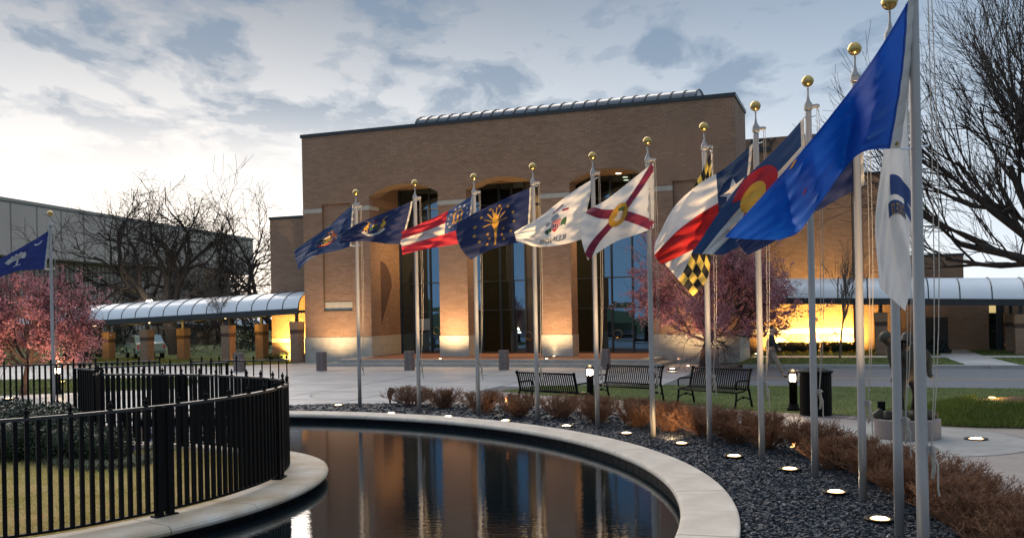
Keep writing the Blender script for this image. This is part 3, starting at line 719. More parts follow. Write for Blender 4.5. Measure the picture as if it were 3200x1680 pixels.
# ================================================================== LEFT WING, COVERED WALKS
def wing(name, label, s0, s1, t0, t1, z1, z0=0, mat='brick', bricks=True, edge=True, band=None):
    w = thing(name, label, 'building')
    MB().bbox(s0, s1, t0, t1, z0, z1).build('wall', 'mortar' if bricks else mat, w)
    if bricks:
        sk = Skin(); lay(lambda s, t, z: B(s, t0 + t - .012, z), z0, z1, lambda z, ze: [(s0, s1)] if not (band and z < band[1] and ze > band[0]) else [], sk)
        me = bpy.data.meshes.new('brickwork'); me.from_pydata(sk.v, [], sk.f); me.update(); o = obj('brickwork', me, 'brick', w); o['kind'] = 'stuff'
    if band: MB().bbox(s0, s1, t0 - .02, t0 + .02, *band).build('belt_course', 'limestone', w)
    if edge: MB().bbox(s0 - .05, s1 + .05, t0 - .05, t1 + .05, z1, z1 + .14).build('roof_edge', 'frame_dark', w)
    return settle(w, B((s0 + s1) / 2, t0, z0))
wing('brick_wing', 'lower tan brick wing left of the hall, lit yellow at its foot', -3.15, -.02, 1.55, 12, 7.75, band=(1.0, 1.22))
def brick_col(loc, h, parent, zb=0):
    o = bpy.data.objects.new('column', None); COL.objects.link(o); o.parent = parent; o.location = loc
    w = .26
    for nm, z0, z1, ww, mt in (('shaft', 0, h - .62, w, 'mortar'), ('band', h - .62, h - .42, w + .012, 'brick_dark'), ('cap', h - .42, h, w + .02, 'brick_plain')):
        m_ = MB().box(-ww, ww, -ww, ww, z0, z1).build(nm, mt, o)
    sk = Skin()
    for k in range(4):
        a = k * math.pi / 2; ca, sa = math.cos(a), math.sin(a)
        lay(lambda s, t, z: ((s - w) * ca - (t - w - .01) * sa, (s - w) * sa + (t - w - .01) * ca, z), 0, h - .62, lambda z, ze: [(0, 2 * w)], sk)
    me = bpy.data.meshes.new('brickwork'); me.from_pydata(sk.v, [], sk.f); me.update(); bo = obj('brickwork', me, 'brick', o); bo['kind'] = 'stuff'
    MB().box(-.07, .07, -.07, .07, h, h + .42).build('steel_stub', 'frame_dark', o)
    o.rotation_euler[2] = RZ
    return o
def covered_walk(label, s0, s1, t0, t1, zf, rise, slope, npan, cols, colh, group=None, lamps=()):
    w = thing('covered_walk', label, 'canopy', group=group)
    zs = lambda s: slope(s)
    for i in range(npan):
        a, b = s0 + (s1 - s0) * i / npan, s0 + (s1 - s0) * (i + 1) / npan
        MB().grid(vault(a, b, t0, t1, zf, rise, 12, zs=zs)).build('roof_panel', 'vault_white', w, smooth=True)
    for i in range(npan + 1):
        a = s0 + (s1 - s0) * i / npan
        MB().tube([r[0] for r in vault(a, a, t0, t1, zf, rise + .015, 12, zs=zs)], .03, 4).build('roof_rib', 'frame_dark', w)
    for t in (t0, t1):
        m_ = MB(); m_.hexa([B(s0, t - .06, zf - .3 + zs(s0)), B(s1, t - .06, zf - .3 + zs(s1)), B(s1, t + .06, zf - .3 + zs(s1)), B(s0, t + .06, zf - .3 + zs(s0)),
                            B(s0, t - .06, zf + zs(s0)), B(s1, t - .06, zf + zs(s1)), B(s1, t + .06, zf + zs(s1)), B(s0, t + .06, zf + zs(s0))]); m_.build('fascia', 'frame_dark', w)
    for i in range(0, npan + 1, 2):
        a = s0 + (s1 - s0) * i / npan
        MB().bbox(a - .05, a + .05, t0 + .06, t1 - .06, zf - .25 + zs(a), zf - .1 + zs(a)).build('cross_beam', 'frame_dark', w)
    for s in cols:
        for t in (t0 + .35, t1 - .35):
            brick_col(B(s, t, 0), zf - .3 + zs(s) - .38, w)
    for s in lamps:
        q = B(s, (t0 + t1) / 2, zf - .3 + zs(s)); MB().lathe([(.1, 0), (.1, .05)], 12).build('canopy_lamp', 'lens_down', w, loc=q); lamp('canopy_bulb', 'POINT', (q[0], q[1], q[2] - .15), 32, AMBER, w, rad=.1)
    return settle(w, B((s0 + s1) / 2, t0, 0))
covered_walk('white barrel-roofed covered walk on brick columns left of the hall', -19.5, -.06, -.5, 3.2, 2.84, .95, lambda s: s * .032, 20, (-.4, -4.75, -10.25, -15.9), 2, lamps=(-6.0, -11.5, -15.5))
covered_walk('lower white barrel-roofed walk farther back on the left', -46, -17.5, 26, 29.2, 1.35, .8, lambda s: (s + 17.5) * -.045, 22, (-22, -28, -34, -40), 1.2)

# ================================================================== RIGHT WING
rw = wing('brick_rear_block', 'tall tan brick rear block with dark letters at its top edge', 18.5, 26.9, 9.5, 24, 11.45, edge=False, band=(1.0, 1.28))
wing('brick_side_block', 'brown brick block behind the limp white flag', 26.92, 28.9, 9.7, 24, 9.15)
wing('brick_low_block', 'low brown brick block behind the bare tree branches', 29.6, 32.7, 16, 24, 5.1, 2.2)
lr = wing('brick_entry_wall', 'plain tan brick entry building under the right covered walk', 28.92, 33.2, 9.8, 15.5, 2.95, edge=False)
o = MB().bbox(29.75, 31.35, 9.74, 9.8, .1, 1.75).build('door_opening', 'dark_brown', lr); o.location = Vector(o.location) - Vector(lr.location)
wr = wing('brick_end_wall', 'tan brick wall with a narrow dark window at the far right', 33.9, 36.2, 9.8, 15.5, 2.95, edge=False)
ww = thing('window_strip', 'narrow dark window strip with one lit yellow pane', 'window')
for k, (z0, z1, mt) in enumerate(((.1, 1.0, 'curtain_glass'), (1.03, 1.9, 'curtain_glass'), (1.93, 2.3, 'window_lit'), (2.33, 2.95, 'curtain_glass'))):
    MB().bbox(33.25, 33.55, 10.0, 10.03, z0, z1).build('pane', mt, ww)
MB().bbox(33.55, 33.88, 9.95, 10.1, .1, 2.95).build('frame', 'frame_dark', ww); settle(ww, B(33.5, 10, .1))
covered_walk('white barrel-roofed covered walk in front of the glowing wall on the right', 22.3, 46, 5.2, 8.9, 2.86, 1.0, lambda s: -.028 * (s - 24), 18, (28.15, 34.0, 40), 2)
# dark sign band with the last letters of the name
sg = thing('roof_sign', 'dark letters ITY standing along the roof edge of the rear block', 'sign')
def text_mesh(txt, size, ext=.0):
    cu = bpy.data.curves.new('t', 'FONT'); cu.body = txt; cu.size = size; cu.extrude = ext; cu.align_x = 'LEFT'; cu.resolution_u = 3
    to = bpy.data.objects.new('t', cu); COL.objects.link(to); dg = bpy.context.evaluated_depsgraph_get(); dg.update()
    me = bpy.data.meshes.new_from_object(to.evaluated_get(dg)); bpy.data.objects.remove(to); return me
for ch, s_ in (('I', 21.85), ('T', 22.12), ('Y', 22.72)):
    me = text_mesh(ch, .62, .05); o = obj('letter', me, 'frame_dark', sg); o.location = B(s_, 9.4, 11.0); o.rotation_euler = (R_(90), 0, RZ)
    o.scale = (1.35, .9, 1)
MB().bbox(20, 22.95, 9.38, 9.47, 10.72, 10.96).build('sign_base', 'frame_dark', sg); settle(sg, B(23, 9.4, 10.3))
# wall-wash lamps
def wash(name, label, s, t, z, target, e, col, size=100):
    w = thing(name, label, 'lamp', B(s, t, z))
    MB().box(-.12, .12, -.06, .06, 0, .1).build('housing', 'frame_dark', w); MB().box(-.1, .1, -.045, .045, .1, .105).build('lens', 'lens_yellow', w)
    o = lamp('wash_lamp', 'SPOT', (0, 0, .14), e, col, w, None, size, .9, .06)
    o.rotation_euler = (Vector(target) - Vector(B(s, t, z))).to_track_quat('-Z', 'Y').to_euler()
for k, (s_, e_) in enumerate(((23.2, 1300), (24.9, 1300), (26.4, 1300))):
    wash('wall_washer', ('yellow wall washer behind the cherry tree', 'yellow wall washer behind the bare sapling', 'yellow wall washer beside the brick column')[k], s_, 8.8, .12, B(s_, 9.6, .9), e_, AMBER, 150)
wash('wall_washer', 'yellow wall washer at the foot of the left wing', -1.45, .45, .05, B(-1.45, 1.7, 1.0), 1900, AMBER, 150)
# large grey building and tan annexe on the far left
gb = thing('grey_building', 'long grey panelled building with an overhanging upper storey on the left', 'building')
ga, gbp = np.array([-53.5, 60.0]), np.array([-39.4, 142.0]); gd = (gbp - ga) / np.linalg.norm(gbp - ga); gn = np.array([gd[1], -gd[0]]); GL_ = float(np.linalg.norm(gbp - ga))
def gp(a, o_, z): p = ga + gd * a + gn * o_; return (p[0], p[1], z)
def gbox(a0, a1, o0, o1, z0, z1): return MB().hexa([gp(a0, o0, z0), gp(a1, o0, z0), gp(a1, o1, z0), gp(a0, o1, z0), gp(a0, o0, z1), gp(a1, o0, z1), gp(a1, o1, z1), gp(a0, o1, z1)])
gbox(0, GL_, -8, -.06, 8.7, 14.0).build('upper_storey', 'grey_trim', gb)
npn = 22
for i in range(npn):
    a, b = GL_ * i / npn, GL_ * (i + 1) / npn; gbox(a + .12, b - .12, -.1, 0.02, 8.75, 13.8).build('wall_panel', 'grey_panel', gb)
gbox(-.1, GL_ + .1, -8.1, .1, 14.0, 14.3).build('roof_edge', 'grey_trim', gb)
gbox(0, 62, -8, -2.6, 0, 8.7).build('lower_wall', 'tan_panel', gb)
for i in range(75): gbox(i * .82 + .1, i * .82 + .62, -2.6, -2.48, .3, 8.6).build('wall_rib', 'grey_panel', gb)
settle(gb, gp(GL_ / 2, 0, 0))
ab = thing('tan_annexe', 'low tan block behind the big bare tree', 'building')
c0, c1, c2 = Dp(490, 1090, 92), Dp(644, 1090, 84), Dp(712, 1090, 92)
def wallseg(p, q, z1): 
    d = np.array(q[:2]) - np.array(p[:2]); n_ = np.array([d[1], -d[0]]) / np.linalg.norm(d) * .3
    return MB().hexa([(*p[:2], -.05), (*q[:2], -.05), (*(q[:2] - n_ * -1), -.05), (*(p[:2] - n_ * -1), -.05), (*p[:2], z1), (*q[:2], z1), (*(q[:2] + n_), z1), (*(p[:2] + n_), z1)])
wallseg(c0, c1, 6.9).build('wall', 'tan_panel', ab); wallseg(c1, c2, 6.9).build('side_wall', 'brick_plain', ab)
MB().prism([tuple(c0[:2]), tuple(c1[:2]), tuple(c2[:2])], 6.9, 7.1).build('roof', 'grey_trim', ab); settle(ab, (*c1[:2], 0))
# ================================================================== FLAGPOLES AND FLAGS
PTOP = 5.65
POLE_PX = [(1125, 1279), (1310, 1296), (1495, 1305), (1680, 1324), (1868, 1344), (2041, 1375), (2219, 1404), (2382, 1450), (2548, 1506), (2698, 1581)]
POLES = [Dp(168, 1260, 27.6)[:2]] + [G(*p)[:2] for p in POLE_PX] + [Dp(2806, 1400, 9.72)[:2], Dp(2880, 1400, 7.75)[:2]]
pole_me = MB().lathe([(.051, 0), (.049, 1), (.046, 3), (.043, PTOP - .5), (.042, PTOP - .42)], 20).mesh('shaft', True, True)
cap_me = MB().lathe([(.055, -.08), (.058, -.07), (.058, .0), (.05, .02), (.03, .05), (.02, .09), (.013, .13), (.012, .24)], 16).mesh('cap', True, True)
truck_me = bevel(MB().box(.03, .155, -.028, .028, -.055, -.0).mesh('truck', fix=True), .018, 2)
def sphere(r, n=20, m=12): return [(r * math.sin(math.pi * k / m) + 1e-4, -r * math.cos(math.pi * k / m)) for k in range(m + 1)]
ball_me = MB().lathe(sphere(.082), 22, cap=False).mesh('ball', True, True)
seam_me = MB().lathe([(.082, -.006), (.085, -.006), (.085, .006), (.082, .006)], 22, cap=False).mesh('seam', fix=True)
foot_me = bevel(MB().lathe([(.19, 0), (.19, .045)], 28).mesh('footing', fix=True), .008, 1)
cleat_me = MB().box(.045, .075, -.012, .012, -.03, .03).box(.07, .082, -.07, .07, -.012, .012).mesh('cleat', fix=True)
FNAME = ['palmetto flag', 'horse-crest navy flag', 'elk-crest navy flag', 'red and white striped flag', 'torch and stars flag', 'white shield flag', 'red saltire flag', 'black and gold checked flag',
         'lone star flag', 'red C flag', 'plain navy flag', 'limp white ribbon flag', 'large bright blue flag']
def pole(i, xy, has_foot):
    t = thing('flagpole', 'silver flagpole with gold ball carrying the ' + FNAME[i], 'flagpole', (*xy, .03), 0, 'flagpoles around the pool')
    obj('shaft', pole_me, 'aluminium', t); obj('cap', cap_me, 'aluminium', t, (0, 0, PTOP - .36)); 
    yaw = R_(-12); tr = obj('truck', truck_me, 'aluminium', t, (0, 0, PTOP - .36), yaw)
    b = obj('ball', ball_me, 'gold', t, (0, 0, PTOP - .03)); obj('seam', seam_me, 'gold', b)
    obj('footing', foot_me, 'kerb', t, (0.06, 0, -.02 if has_foot else -.045))
    obj('cleat', cleat_me, 'aluminium', t, (0, 0, 1.25), yaw)
    dx, dy = math.cos(yaw), math.sin(yaw)
    for k, off in enumerate((.115, .14)):
        pts = []
        for j in range(9):
            q = j / 8; z = 1.25 + (PTOP - .42 - 1.25) * q; bow = .05 * math.sin(q * math.pi) * (1 if k else .4)
            pts.append((dx * (off - (1 - q) ** 6 * (off - .075) + bow * .5), dy * off - bow * .3, z))
        MB().tube(pts, .0042, 5).build('halyard', 'rope', t)
    kn = MB()
    kn.tube([(dx * .08, dy * .08 - .03, 1.28), (dx * .09, -.045, 1.2), (dx * .1, -.02, 1.05), (dx * .085, .0, 1.0), (dx * .1, .01, 1.1), (dx * .08, .02, 1.25)], .012, 6)
    kn.tube([(dx * .085, -.03, 1.22), (dx * .115, -.05, 1.12), (dx * .12, -.03, .92), (dx * .135, -.02, .86)], .009, 6)
    kn.tube([(dx * .06, -.045, 1.24), (dx * .11, -.05, 1.255), (dx * .11, .04, 1.265), (dx * .06, .045, 1.24)], .011, 6)
    kn.build('rope_coil', 'rope', t)
    return t
for i, p in enumerate(POLES): pole(i, p, i >= 8)

def cloth(name, c, c2=None, tr=.3, rough=.75):
    return M(name, c, c2 or tuple(x * .88 for x in c), scale=3, rough=rough, transl=tr, bump=.16, bscale=26, coord='Object')
NAVY = cloth('cloth_navy', (.012, .022, .085)); NAVY2 = cloth('cloth_navy_light', (.020, .045, .135)); cloth('cloth_purple', (.014, .026, .14))
cloth('cloth_blue', (.003, .075, .43)); cloth('cloth_white', (.78, .75, .72)); cloth('cloth_red', (.52, .025, .045)); cloth('cloth_scarlet', (.62, .015, .018)); cloth('cloth_crimson', (.30, .03, .075))
cloth('cloth_gold', (.75, .42, .06)); cloth('cloth_yellow', (.70, .50, .10)); cloth('cloth_black', (.012, .011, .012)); cloth('cloth_green', (.05, .14, .07)); cloth('cloth_canton', (.06, .11, .30)); cloth('cloth_header', (.72, .70, .66))
cloth('cloth_grey', (.42, .42, .44)); cloth('cloth_texas', (.015, .045, .14)); cloth('cloth_brown', (.22, .07, .04))

class Flag:
    """a cloth sheet through control points read off the photo; each column has its own distance so that it waves in depth"""
    def __init__(s, name, label, pi, top, bot, mid, dep, mat, wave=.05, tilt=0.0, header=True, nu=42, nv=28, seed=0, asp=1.5, crisp=1.0):
        s.pi = pi; d0 = POLES[pi][1]; n = len(top); s.asp = asp
        ctr = []
        for k in range(n):
            col = [top[k], mid[k] if mid and mid[k] else ((top[k][0] + bot[k][0]) / 2, (top[k][1] + bot[k][1]) / 2), bot[k]]
            ctr.append([Dp(u, v, d0 + dep[k] + tilt * (j - 1)) for j, (u, v) in enumerate(col)])
        s.ctr = np.array(ctr)                             # n x 3 x 3
        s.wave = wave; s.crisp = crisp; s.seed = seed; s.nu, s.nv = nu, nv
        xs = np.linspace(0, 1, nu + 1); ys = np.linspace(0, 1, nv + 1)
        s.grid = np.array([[s.raw(x, y) for y in ys] for x in xs])
        gu = np.gradient(s.grid, axis=0); gv = np.gradient(s.grid, axis=1); nn = np.cross(gu, gv); s.nrm = nn / (np.linalg.norm(nn, axis=2, keepdims=True) + 1e-9)
        c = s.grid[0, 0]; s.org = c
        s.o = thing('flag', label, 'flag', tuple(c), 0, 'flags flying around the pool')
        mb = MB(); mb.grid([[tuple(s.grid[i, j] - c) for j in range(nv + 1)] for i in range(nu + 1)])
        s.cl = mb.build('cloth', mat, s.o, smooth=True, fix=False)
        if header: s.poly('header', 'cloth_header', [[(-.0, 0), (.045, 0), (.045, 1), (0, 1)]])
        pd = np.array([*POLES[pi], 0]); 
        for z_i in (0, nv):                               # snap hooks to the halyard
            e = s.grid[0, z_i]; q = np.array([POLES[pi][0] + .1, POLES[pi][1] - .02, e[2] + .02])
            MB().tube([tuple(e - c), tuple((e * .5 + q * .5) - c + np.array([0, 0, -.015])), tuple(q - c)], .008, 5).build('snap_hook', 'chrome', s.o)
    def raw(s, x, y):
        n = s.ctr.shape[0]; f = x * (n - 1); i = min(int(f), n - 2); t = f - i
        def cr(k): 
            k0 = s.ctr[max(min(k, n - 1), 0)]
            return k0[0] * (1 - y) * (1 - 2 * y) + k0[1] * 4 * y * (1 - y) + k0[2] * y * (2 * y - 1)
        a, b, c, d = cr(i - 1), cr(i), cr(i + 1), cr(i + 2)
        if i == 0: a = 2 * b - c
        if i == n - 2: d = 2 * c - b
        p = .5 * ((2 * b) + (c - a) * t + (2 * a - 5 * b + 4 * c - d) * t * t + (3 * b - a - 3 * c + d) * t ** 3)
        r = s.seed * 1.7; w = s.wave * min(1, x * 4)
        fold = lambda a: 1 - 2 * abs(math.sin(a * .5)) ** .8             # sharp-crested folds running out from the hoist
        p = p + np.array([.15, 1, .1]) * (w * math.sin(8 * x + 3.2 * y + r) + .55 * s.crisp * w * fold(13 * x - 9 * y + r * 2) + .22 * s.crisp * w * math.sin(30 * (x * .5 + y) + r) + .15 * s.wave * fold(40 * (y - .25 * x) + r) * (1 - x))
        return p
    def at(s, x, y, off):
        fx, fy = min(max(x / s.asp, 0), 1) * s.nu, min(max(y, 0), 1) * s.nv; i, j = min(int(fx), s.nu - 1), min(int(fy), s.nv - 1); a, b = fx - i, fy - j
        g = lambda A: A[i, j] * (1 - a) * (1 - b) + A[i + 1, j] * a * (1 - b) + A[i, j + 1] * (1 - a) * b + A[i + 1, j + 1] * a * b
        return g(s.grid) + g(s.nrm) * off - s.org
    def poly(s, name, mat, polys, lift=1, parent=None):
        """print convex shapes (x 0..1.5 from the hoist, y 0..1 down) on both faces of the cloth"""
        mb = MB(); cw, ch = s.asp / s.nu, 1 / s.nv
        for pl in polys:
            pl = [np.array(p, float) for p in pl]; A = np.array(pl); lo, hi = A.min(0), A.max(0)
            for i in range(max(0, int(lo[0] / cw)), min(s.nu - 1, int(hi[0] / cw)) + 1):
                for j in range(max(0, int(lo[1] / ch)), min(s.nv - 1, int(hi[1] / ch)) + 1):
                    q = pl
                    for ax, val, sg_ in ((0, i * cw, 1), (0, (i + 1) * cw, -1), (1, j * ch, 1), (1, (j + 1) * ch, -1)):
                        r = []
                        for k in range(len(q)):
                            p0, p1 = q[k], q[(k + 1) % len(q)]; d0, d1 = (p0[ax] - val) * sg_, (p1[ax] - val) * sg_
                            if d0 >= 0: r.append(p0)
                            if d0 * d1 < 0: r.append(p0 + (p1 - p0) * d0 / (d0 - d1))
                        q = r
                        if len(q) < 3: break
                    if len(q) < 3: continue
                    for sd in (.0035 * lift, -.0035 * lift):
                        v = [s.at(p[0], p[1], sd) for p in q]; mb.add(v, [tuple(range(len(v)))])
        if mb.v: return mb.build(name, mat, parent or s.o, fix=False, smooth=False)
    def text(s, txt, x, y, w, mat, name='lettering', lift=2, ang=0):
        me = text_mesh(txt, 1.0); V = np.array([v.co[:2] for v in me.vertices]); lo, hi = V.min(0), V.max(0); k = w / (hi[0] - lo[0])
        me.calc_loop_triangles()
        ca, sa = math.cos(ang), math.sin(ang)
        s.poly(name, mat, [[(x + (V[i][0] - lo[0]) * k * ca - (hi[1] - V[i][1]) * k * 1.1 * sa, y + (V[i][0] - lo[0]) * k * sa + (hi[1] - V[i][1]) * k * 1.1 * ca) for i in t.vertices] for t in me.loop_triangles], lift)
def star(x, y, r, rot=0):
    P = [(x + (r if k % 2 == 0 else r * .42) * math.sin(rot + k * math.pi / 5), y - (r if k % 2 == 0 else r * .42) * math.cos(rot + k * math.pi / 5)) for k in range(10)]
    return [[(x, y), P[k], P[(k + 1) % 10]] for k in range(10)]
def disc(x, y, rx, ry=None, n=18): ry = ry or rx; return [[(x + rx * math.cos(2 * math.pi * k / n), y + ry * math.sin(2 * math.pi * k / n)) for k in range(n)]]
def band(p, q, w):
    p, q = np.array(p, float), np.array(q, float); d = q - p; n_ = np.array([-d[1], d[0]]) / np.linalg.norm(d) * w / 2
    return [[tuple(p + n_), tuple(q + n_), tuple(q - n_), tuple(p - n_)]]
def arcband(x, y, r0, r1, a0, a1, n=12):
    f = lambda r, a: (x + r * math.cos(R_(a)), y + r * math.sin(R_(a))); A = np.linspace(a0, a1, n + 1)
    return [[f(r0, A[k]), f(r1, A[k]), f(r1, A[k + 1]), f(r0, A[k + 1])] for k in range(n)]
def rect(x0, x1, y0, y1): return [[(x0, y0), (x1, y0), (x1, y1), (x0, y1)]]
def blob(x, y, r, n=9, seed=0, sy=1):
    rg = np.random.default_rng(seed); P = [(x + r * q * math.cos(2 * math.pi * k / n), y + sy * r * q * math.sin(2 * math.pi * k / n)) for k, q in enumerate(rg.uniform(.55, 1.15, n))]
    return [[(x, y), P[k], P[(k + 1) % n]] for k in range(n)]

# 0 palmetto flag (far left)
f = Flag('f', 'navy flag with white palm tree and crescent, far left', 0, [(157, 716), (110, 748), (60, 778), (5, 803), (-50, 832)], [(144, 841), (100, 843), (55, 846), (10, 864), (-40, 884)], None, [0, -.15, .05, -.12, .05], 'cloth_purple', seed=1)
f.poly('crescent', 'cloth_white', arcband(.26, .17, .055, .09, 10, 170)); 
f.poly('palm_crown', 'cloth_white', sum([band((.80, .36), (.80 + .26 * math.cos(a), .36 - .20 * math.sin(a) + .03), .075) for a in np.linspace(-.5, math.pi + .5, 9)], []) + disc(.80, .37, .12, .10))
f.poly('palm_trunk', 'cloth_white', rect(.775, .825, .42, .72) + rect(.7, .9, .70, .74))
# 1 horses and shield
f = Flag('f', 'navy flag with two horses and a shield, leftmost before the hall', 1, [(1106, 637), (1066, 672), (1028, 704), (978, 742), (921, 782)], [(1098, 768), (1060, 781), (1015, 791), (972, 806), (929, 846)], None, [0, .15, -.1, .12, -.08], 'cloth_navy_light', seed=2)
f.poly('shield', 'cloth_gold', [[(.66, .40), (.84, .40), (.84, .56), (.75, .64), (.66, .56)]]); f.poly('shield_field', 'cloth_green', rect(.68, .82, .50, .55), 2); f.poly('shield_chief', 'cloth_white', rect(.68, .82, .42, .47), 2)
for sx, k in ((-1, 3), (1, 4)):
    x = .75 + sx * .17
    f.poly('horse', 'cloth_brown' if sx < 0 else 'cloth_black', disc(x, .47, .07, .05) + band((x, .45), (x - sx * .05, .33), .055) + disc(x - sx * .07, .31, .045, .025) + band((x - .03, .5), (x - .05, .64), .02) + band((x + .03, .5), (x + .05, .64), .02) + band((x + sx * .07, .46), (x + sx * .1, .55), .018))
    f.poly('horse_edge', 'cloth_grey', band((x - sx * .03, .42), (x - sx * .09, .29), .014) + band((x - .05, .52), (x - .075, .64), .012) + band((x + .05, .52), (x + .075, .64), .012), 2)
f.poly('scroll', 'cloth_red', arcband(.75, .42, .27, .305, 50, 130)); f.poly('eagle', 'cloth_brown', blob(.75, .32, .07, seed=3))
f.poly('cornstalk', 'cloth_gold', arcband(.75, .46, .2, .225, 60, 120))
# 2 elk crest
f = Flag('f', 'navy flag with an elk crest over a white scroll', 2, [(1290, 628), (1243, 647), (1192, 668), (1140, 689), (1092, 712)], [(1255, 763), (1206, 761), (1162, 755), (1113, 754), (1068, 762)], [(1277, 690), None, None, None, (1062, 742)], [0, -.15, .1, -.14, .05], 'cloth_navy', seed=3)
f.poly('shield', 'cloth_canton', [[(.68, .30), (.92, .30), (.92, .48), (.80, .60), (.68, .48)]]); f.poly('shield_sun', 'cloth_yellow', disc(.8, .40, .075, .05), 2); f.poly('shield_lake', 'cloth_green', rect(.69, .91, .47, .54), 2)
f.poly('eagle', 'cloth_crimson', blob(.8, .245, .07, seed=5, sy=.6))
for sx in (-1, 1):
    x = .8 + sx * .2; f.poly('elk', 'cloth_gold', disc(x, .42, .06, .085) + band((x, .36), (x - sx * .06, .24), .05) + band((x - .02, .48), (x - .05, .64), .022) + band((x + .02, .48), (x + .05, .64), .022) + band((x - sx * .05, .26), (x + sx * .02, .16), .016))
f.poly('scroll', 'cloth_white', arcband(.8, .47, .24, .315, 18, 162) ); f.poly('scroll_lines', 'cloth_canton', arcband(.8, .47, .268, .285, 28, 152, 14)[::2], 2)
# 3 striped with starred canton
f = Flag('f', 'red and white striped flag with a starred blue canton', 3, [(1480, 609), (1430, 640), (1383, 668), (1318, 697), (1254, 723)], [(1462, 757), (1415, 764), (1365, 772), (1312, 782), (1258, 796)], None, [0, .12, -.1, .1, -.1], 'cloth_red', seed=4)
f.poly('white_stripe', 'cloth_white', rect(.62, 1.5, .34, .66)); f.poly('canton', 'cloth_canton', rect(.045, .62, 0, .66))
for k in range(13):
    a = 2 * math.pi * (k + .5) / 13; f.poly('star', 'cloth_white', star(.335 + .235 * math.cos(a), .335 + .255 * math.sin(a), .036), 2)
f.poly('arch_emblem', 'cloth_gold', rect(.23, .26, .26, .42) + rect(.32, .35, .26, .42) + rect(.41, .44, .26, .42) + rect(.21, .46, .42, .45) + blob(.425, .22, .045, seed=2) + arcband(.335, .28, .1, .125, 190, 350), 2)
f.text('IN GOD WE TRUST', .2, .48, .28, 'cloth_gold')
# 4 torch
f = Flag('f', 'navy flag with a gold torch ringed by gold stars', 4, [(1662, 583), (1608, 607), (1553, 632), (1492, 660), (1430, 697)], [(1652, 752), (1606, 760), (1555, 773), (1510, 790), (1472, 811)], [None, None, None, None, (1434, 760)], [0, -.12, .1, -.12, .1], 'cloth_navy', seed=5)
f.poly('torch', 'cloth_gold', [[(.71, .42), (.89, .42), (.85, .53), (.75, .53)], [(.755, .53), (.845, .53), (.81, .88), (.79, .88)]] + rect(.755, .845, .52, .54) + disc(.8, .42, .07, .03)); f.poly('flame', 'cloth_gold', blob(.8, .32, .08, seed=8, sy=1.3))
for a in (-80, -55, -30, 0, 180, 210, 235, 260): f.poly('torch_ray', 'cloth_gold', band((.8 + .09 * math.cos(R_(a)), .42 + .09 * math.sin(R_(a))), (.8 + .27 * math.cos(R_(a)), .42 + .31 * math.sin(R_(a))), .022))
for k in range(13): a = 2 * math.pi * k / 13 + .1; f.poly('star', 'cloth_gold', star(.8 + .43 * math.cos(a), .49 + .40 * math.sin(a), .043))
for x, y in ((.62, .62), (.65, .74), (.98, .62), (.95, .74), (.8, .24), (.8, .76)): f.poly('star', 'cloth_gold', star(x, y, .042))
# 5 white shield flag
f = Flag('f', 'white flag with a striped shield and mirrored ILLINOIS lettering', 5, [(1855, 558), (1800, 592), (1742, 634), (1684, 680), (1608, 725)], [(1816, 748), (1775, 760), (1720, 769), (1668, 769), (1612, 752)], None, [0, .12, -.12, .08, -.12], 'cloth_white', seed=6)
f.poly('shield', 'cloth_red', [[(.62, .42), (.80, .42), (.79, .60), (.71, .69), (.63, .60)]])
for k in range(4): f.poly('shield_stripe', 'cloth_white', rect(.645 + k * .04, .66 + k * .04, .44, .62), 2)
f.poly('wreath', 'cloth_green', blob(.55, .52, .075, seed=1, sy=1.2) + blob(.84, .62, .08, seed=4)); f.poly('eagle', 'cloth_grey', blob(.76, .34, .09, seed=6) + blob(.88, .42, .06, seed=7)); f.poly('ribbon', 'cloth_crimson', band((.48, .30), (.62, .26), .04) + band((.62, .14), (.82, .19), .035))
f.text('ILLINOIS', .46, .80, .54, 'cloth_black')
# 6 saltire
f = Flag('f', 'white flag with a red diagonal cross and gold seal', 6, [(2044, 508), (1992, 547), (1942, 588), (1892, 626), (1838, 655)], [(2044, 712), (1988, 733), (1930, 752), (1882, 780), (1838, 812)], [None, None, None, (1870, 706), (1815, 720)], [0, -.12, .12, -.1, .12], 'cloth_white', seed=7)
f.poly('saltire', 'cloth_crimson', band((.03, .04), (1.48, .97), .15) + band((.03, .96), (1.48, .03), .15)); f.poly('seal', 'cloth_gold', disc(.76, .5, .19, .21), 2); f.poly('seal_centre', 'cloth_green', blob(.72, .42, .08, seed=12), 3); f.poly('seal_figure', 'cloth_header', blob(.77, .53, .10, seed=9), 4)
for a in range(0, 360, 30): f.poly('seal_ray', 'cloth_yellow', band((.76 + .13 * math.cos(R_(a)), .5 + .14 * math.sin(R_(a))), (.76 + .18 * math.cos(R_(a)), .5 + .2 * math.sin(R_(a))), .02), 3)
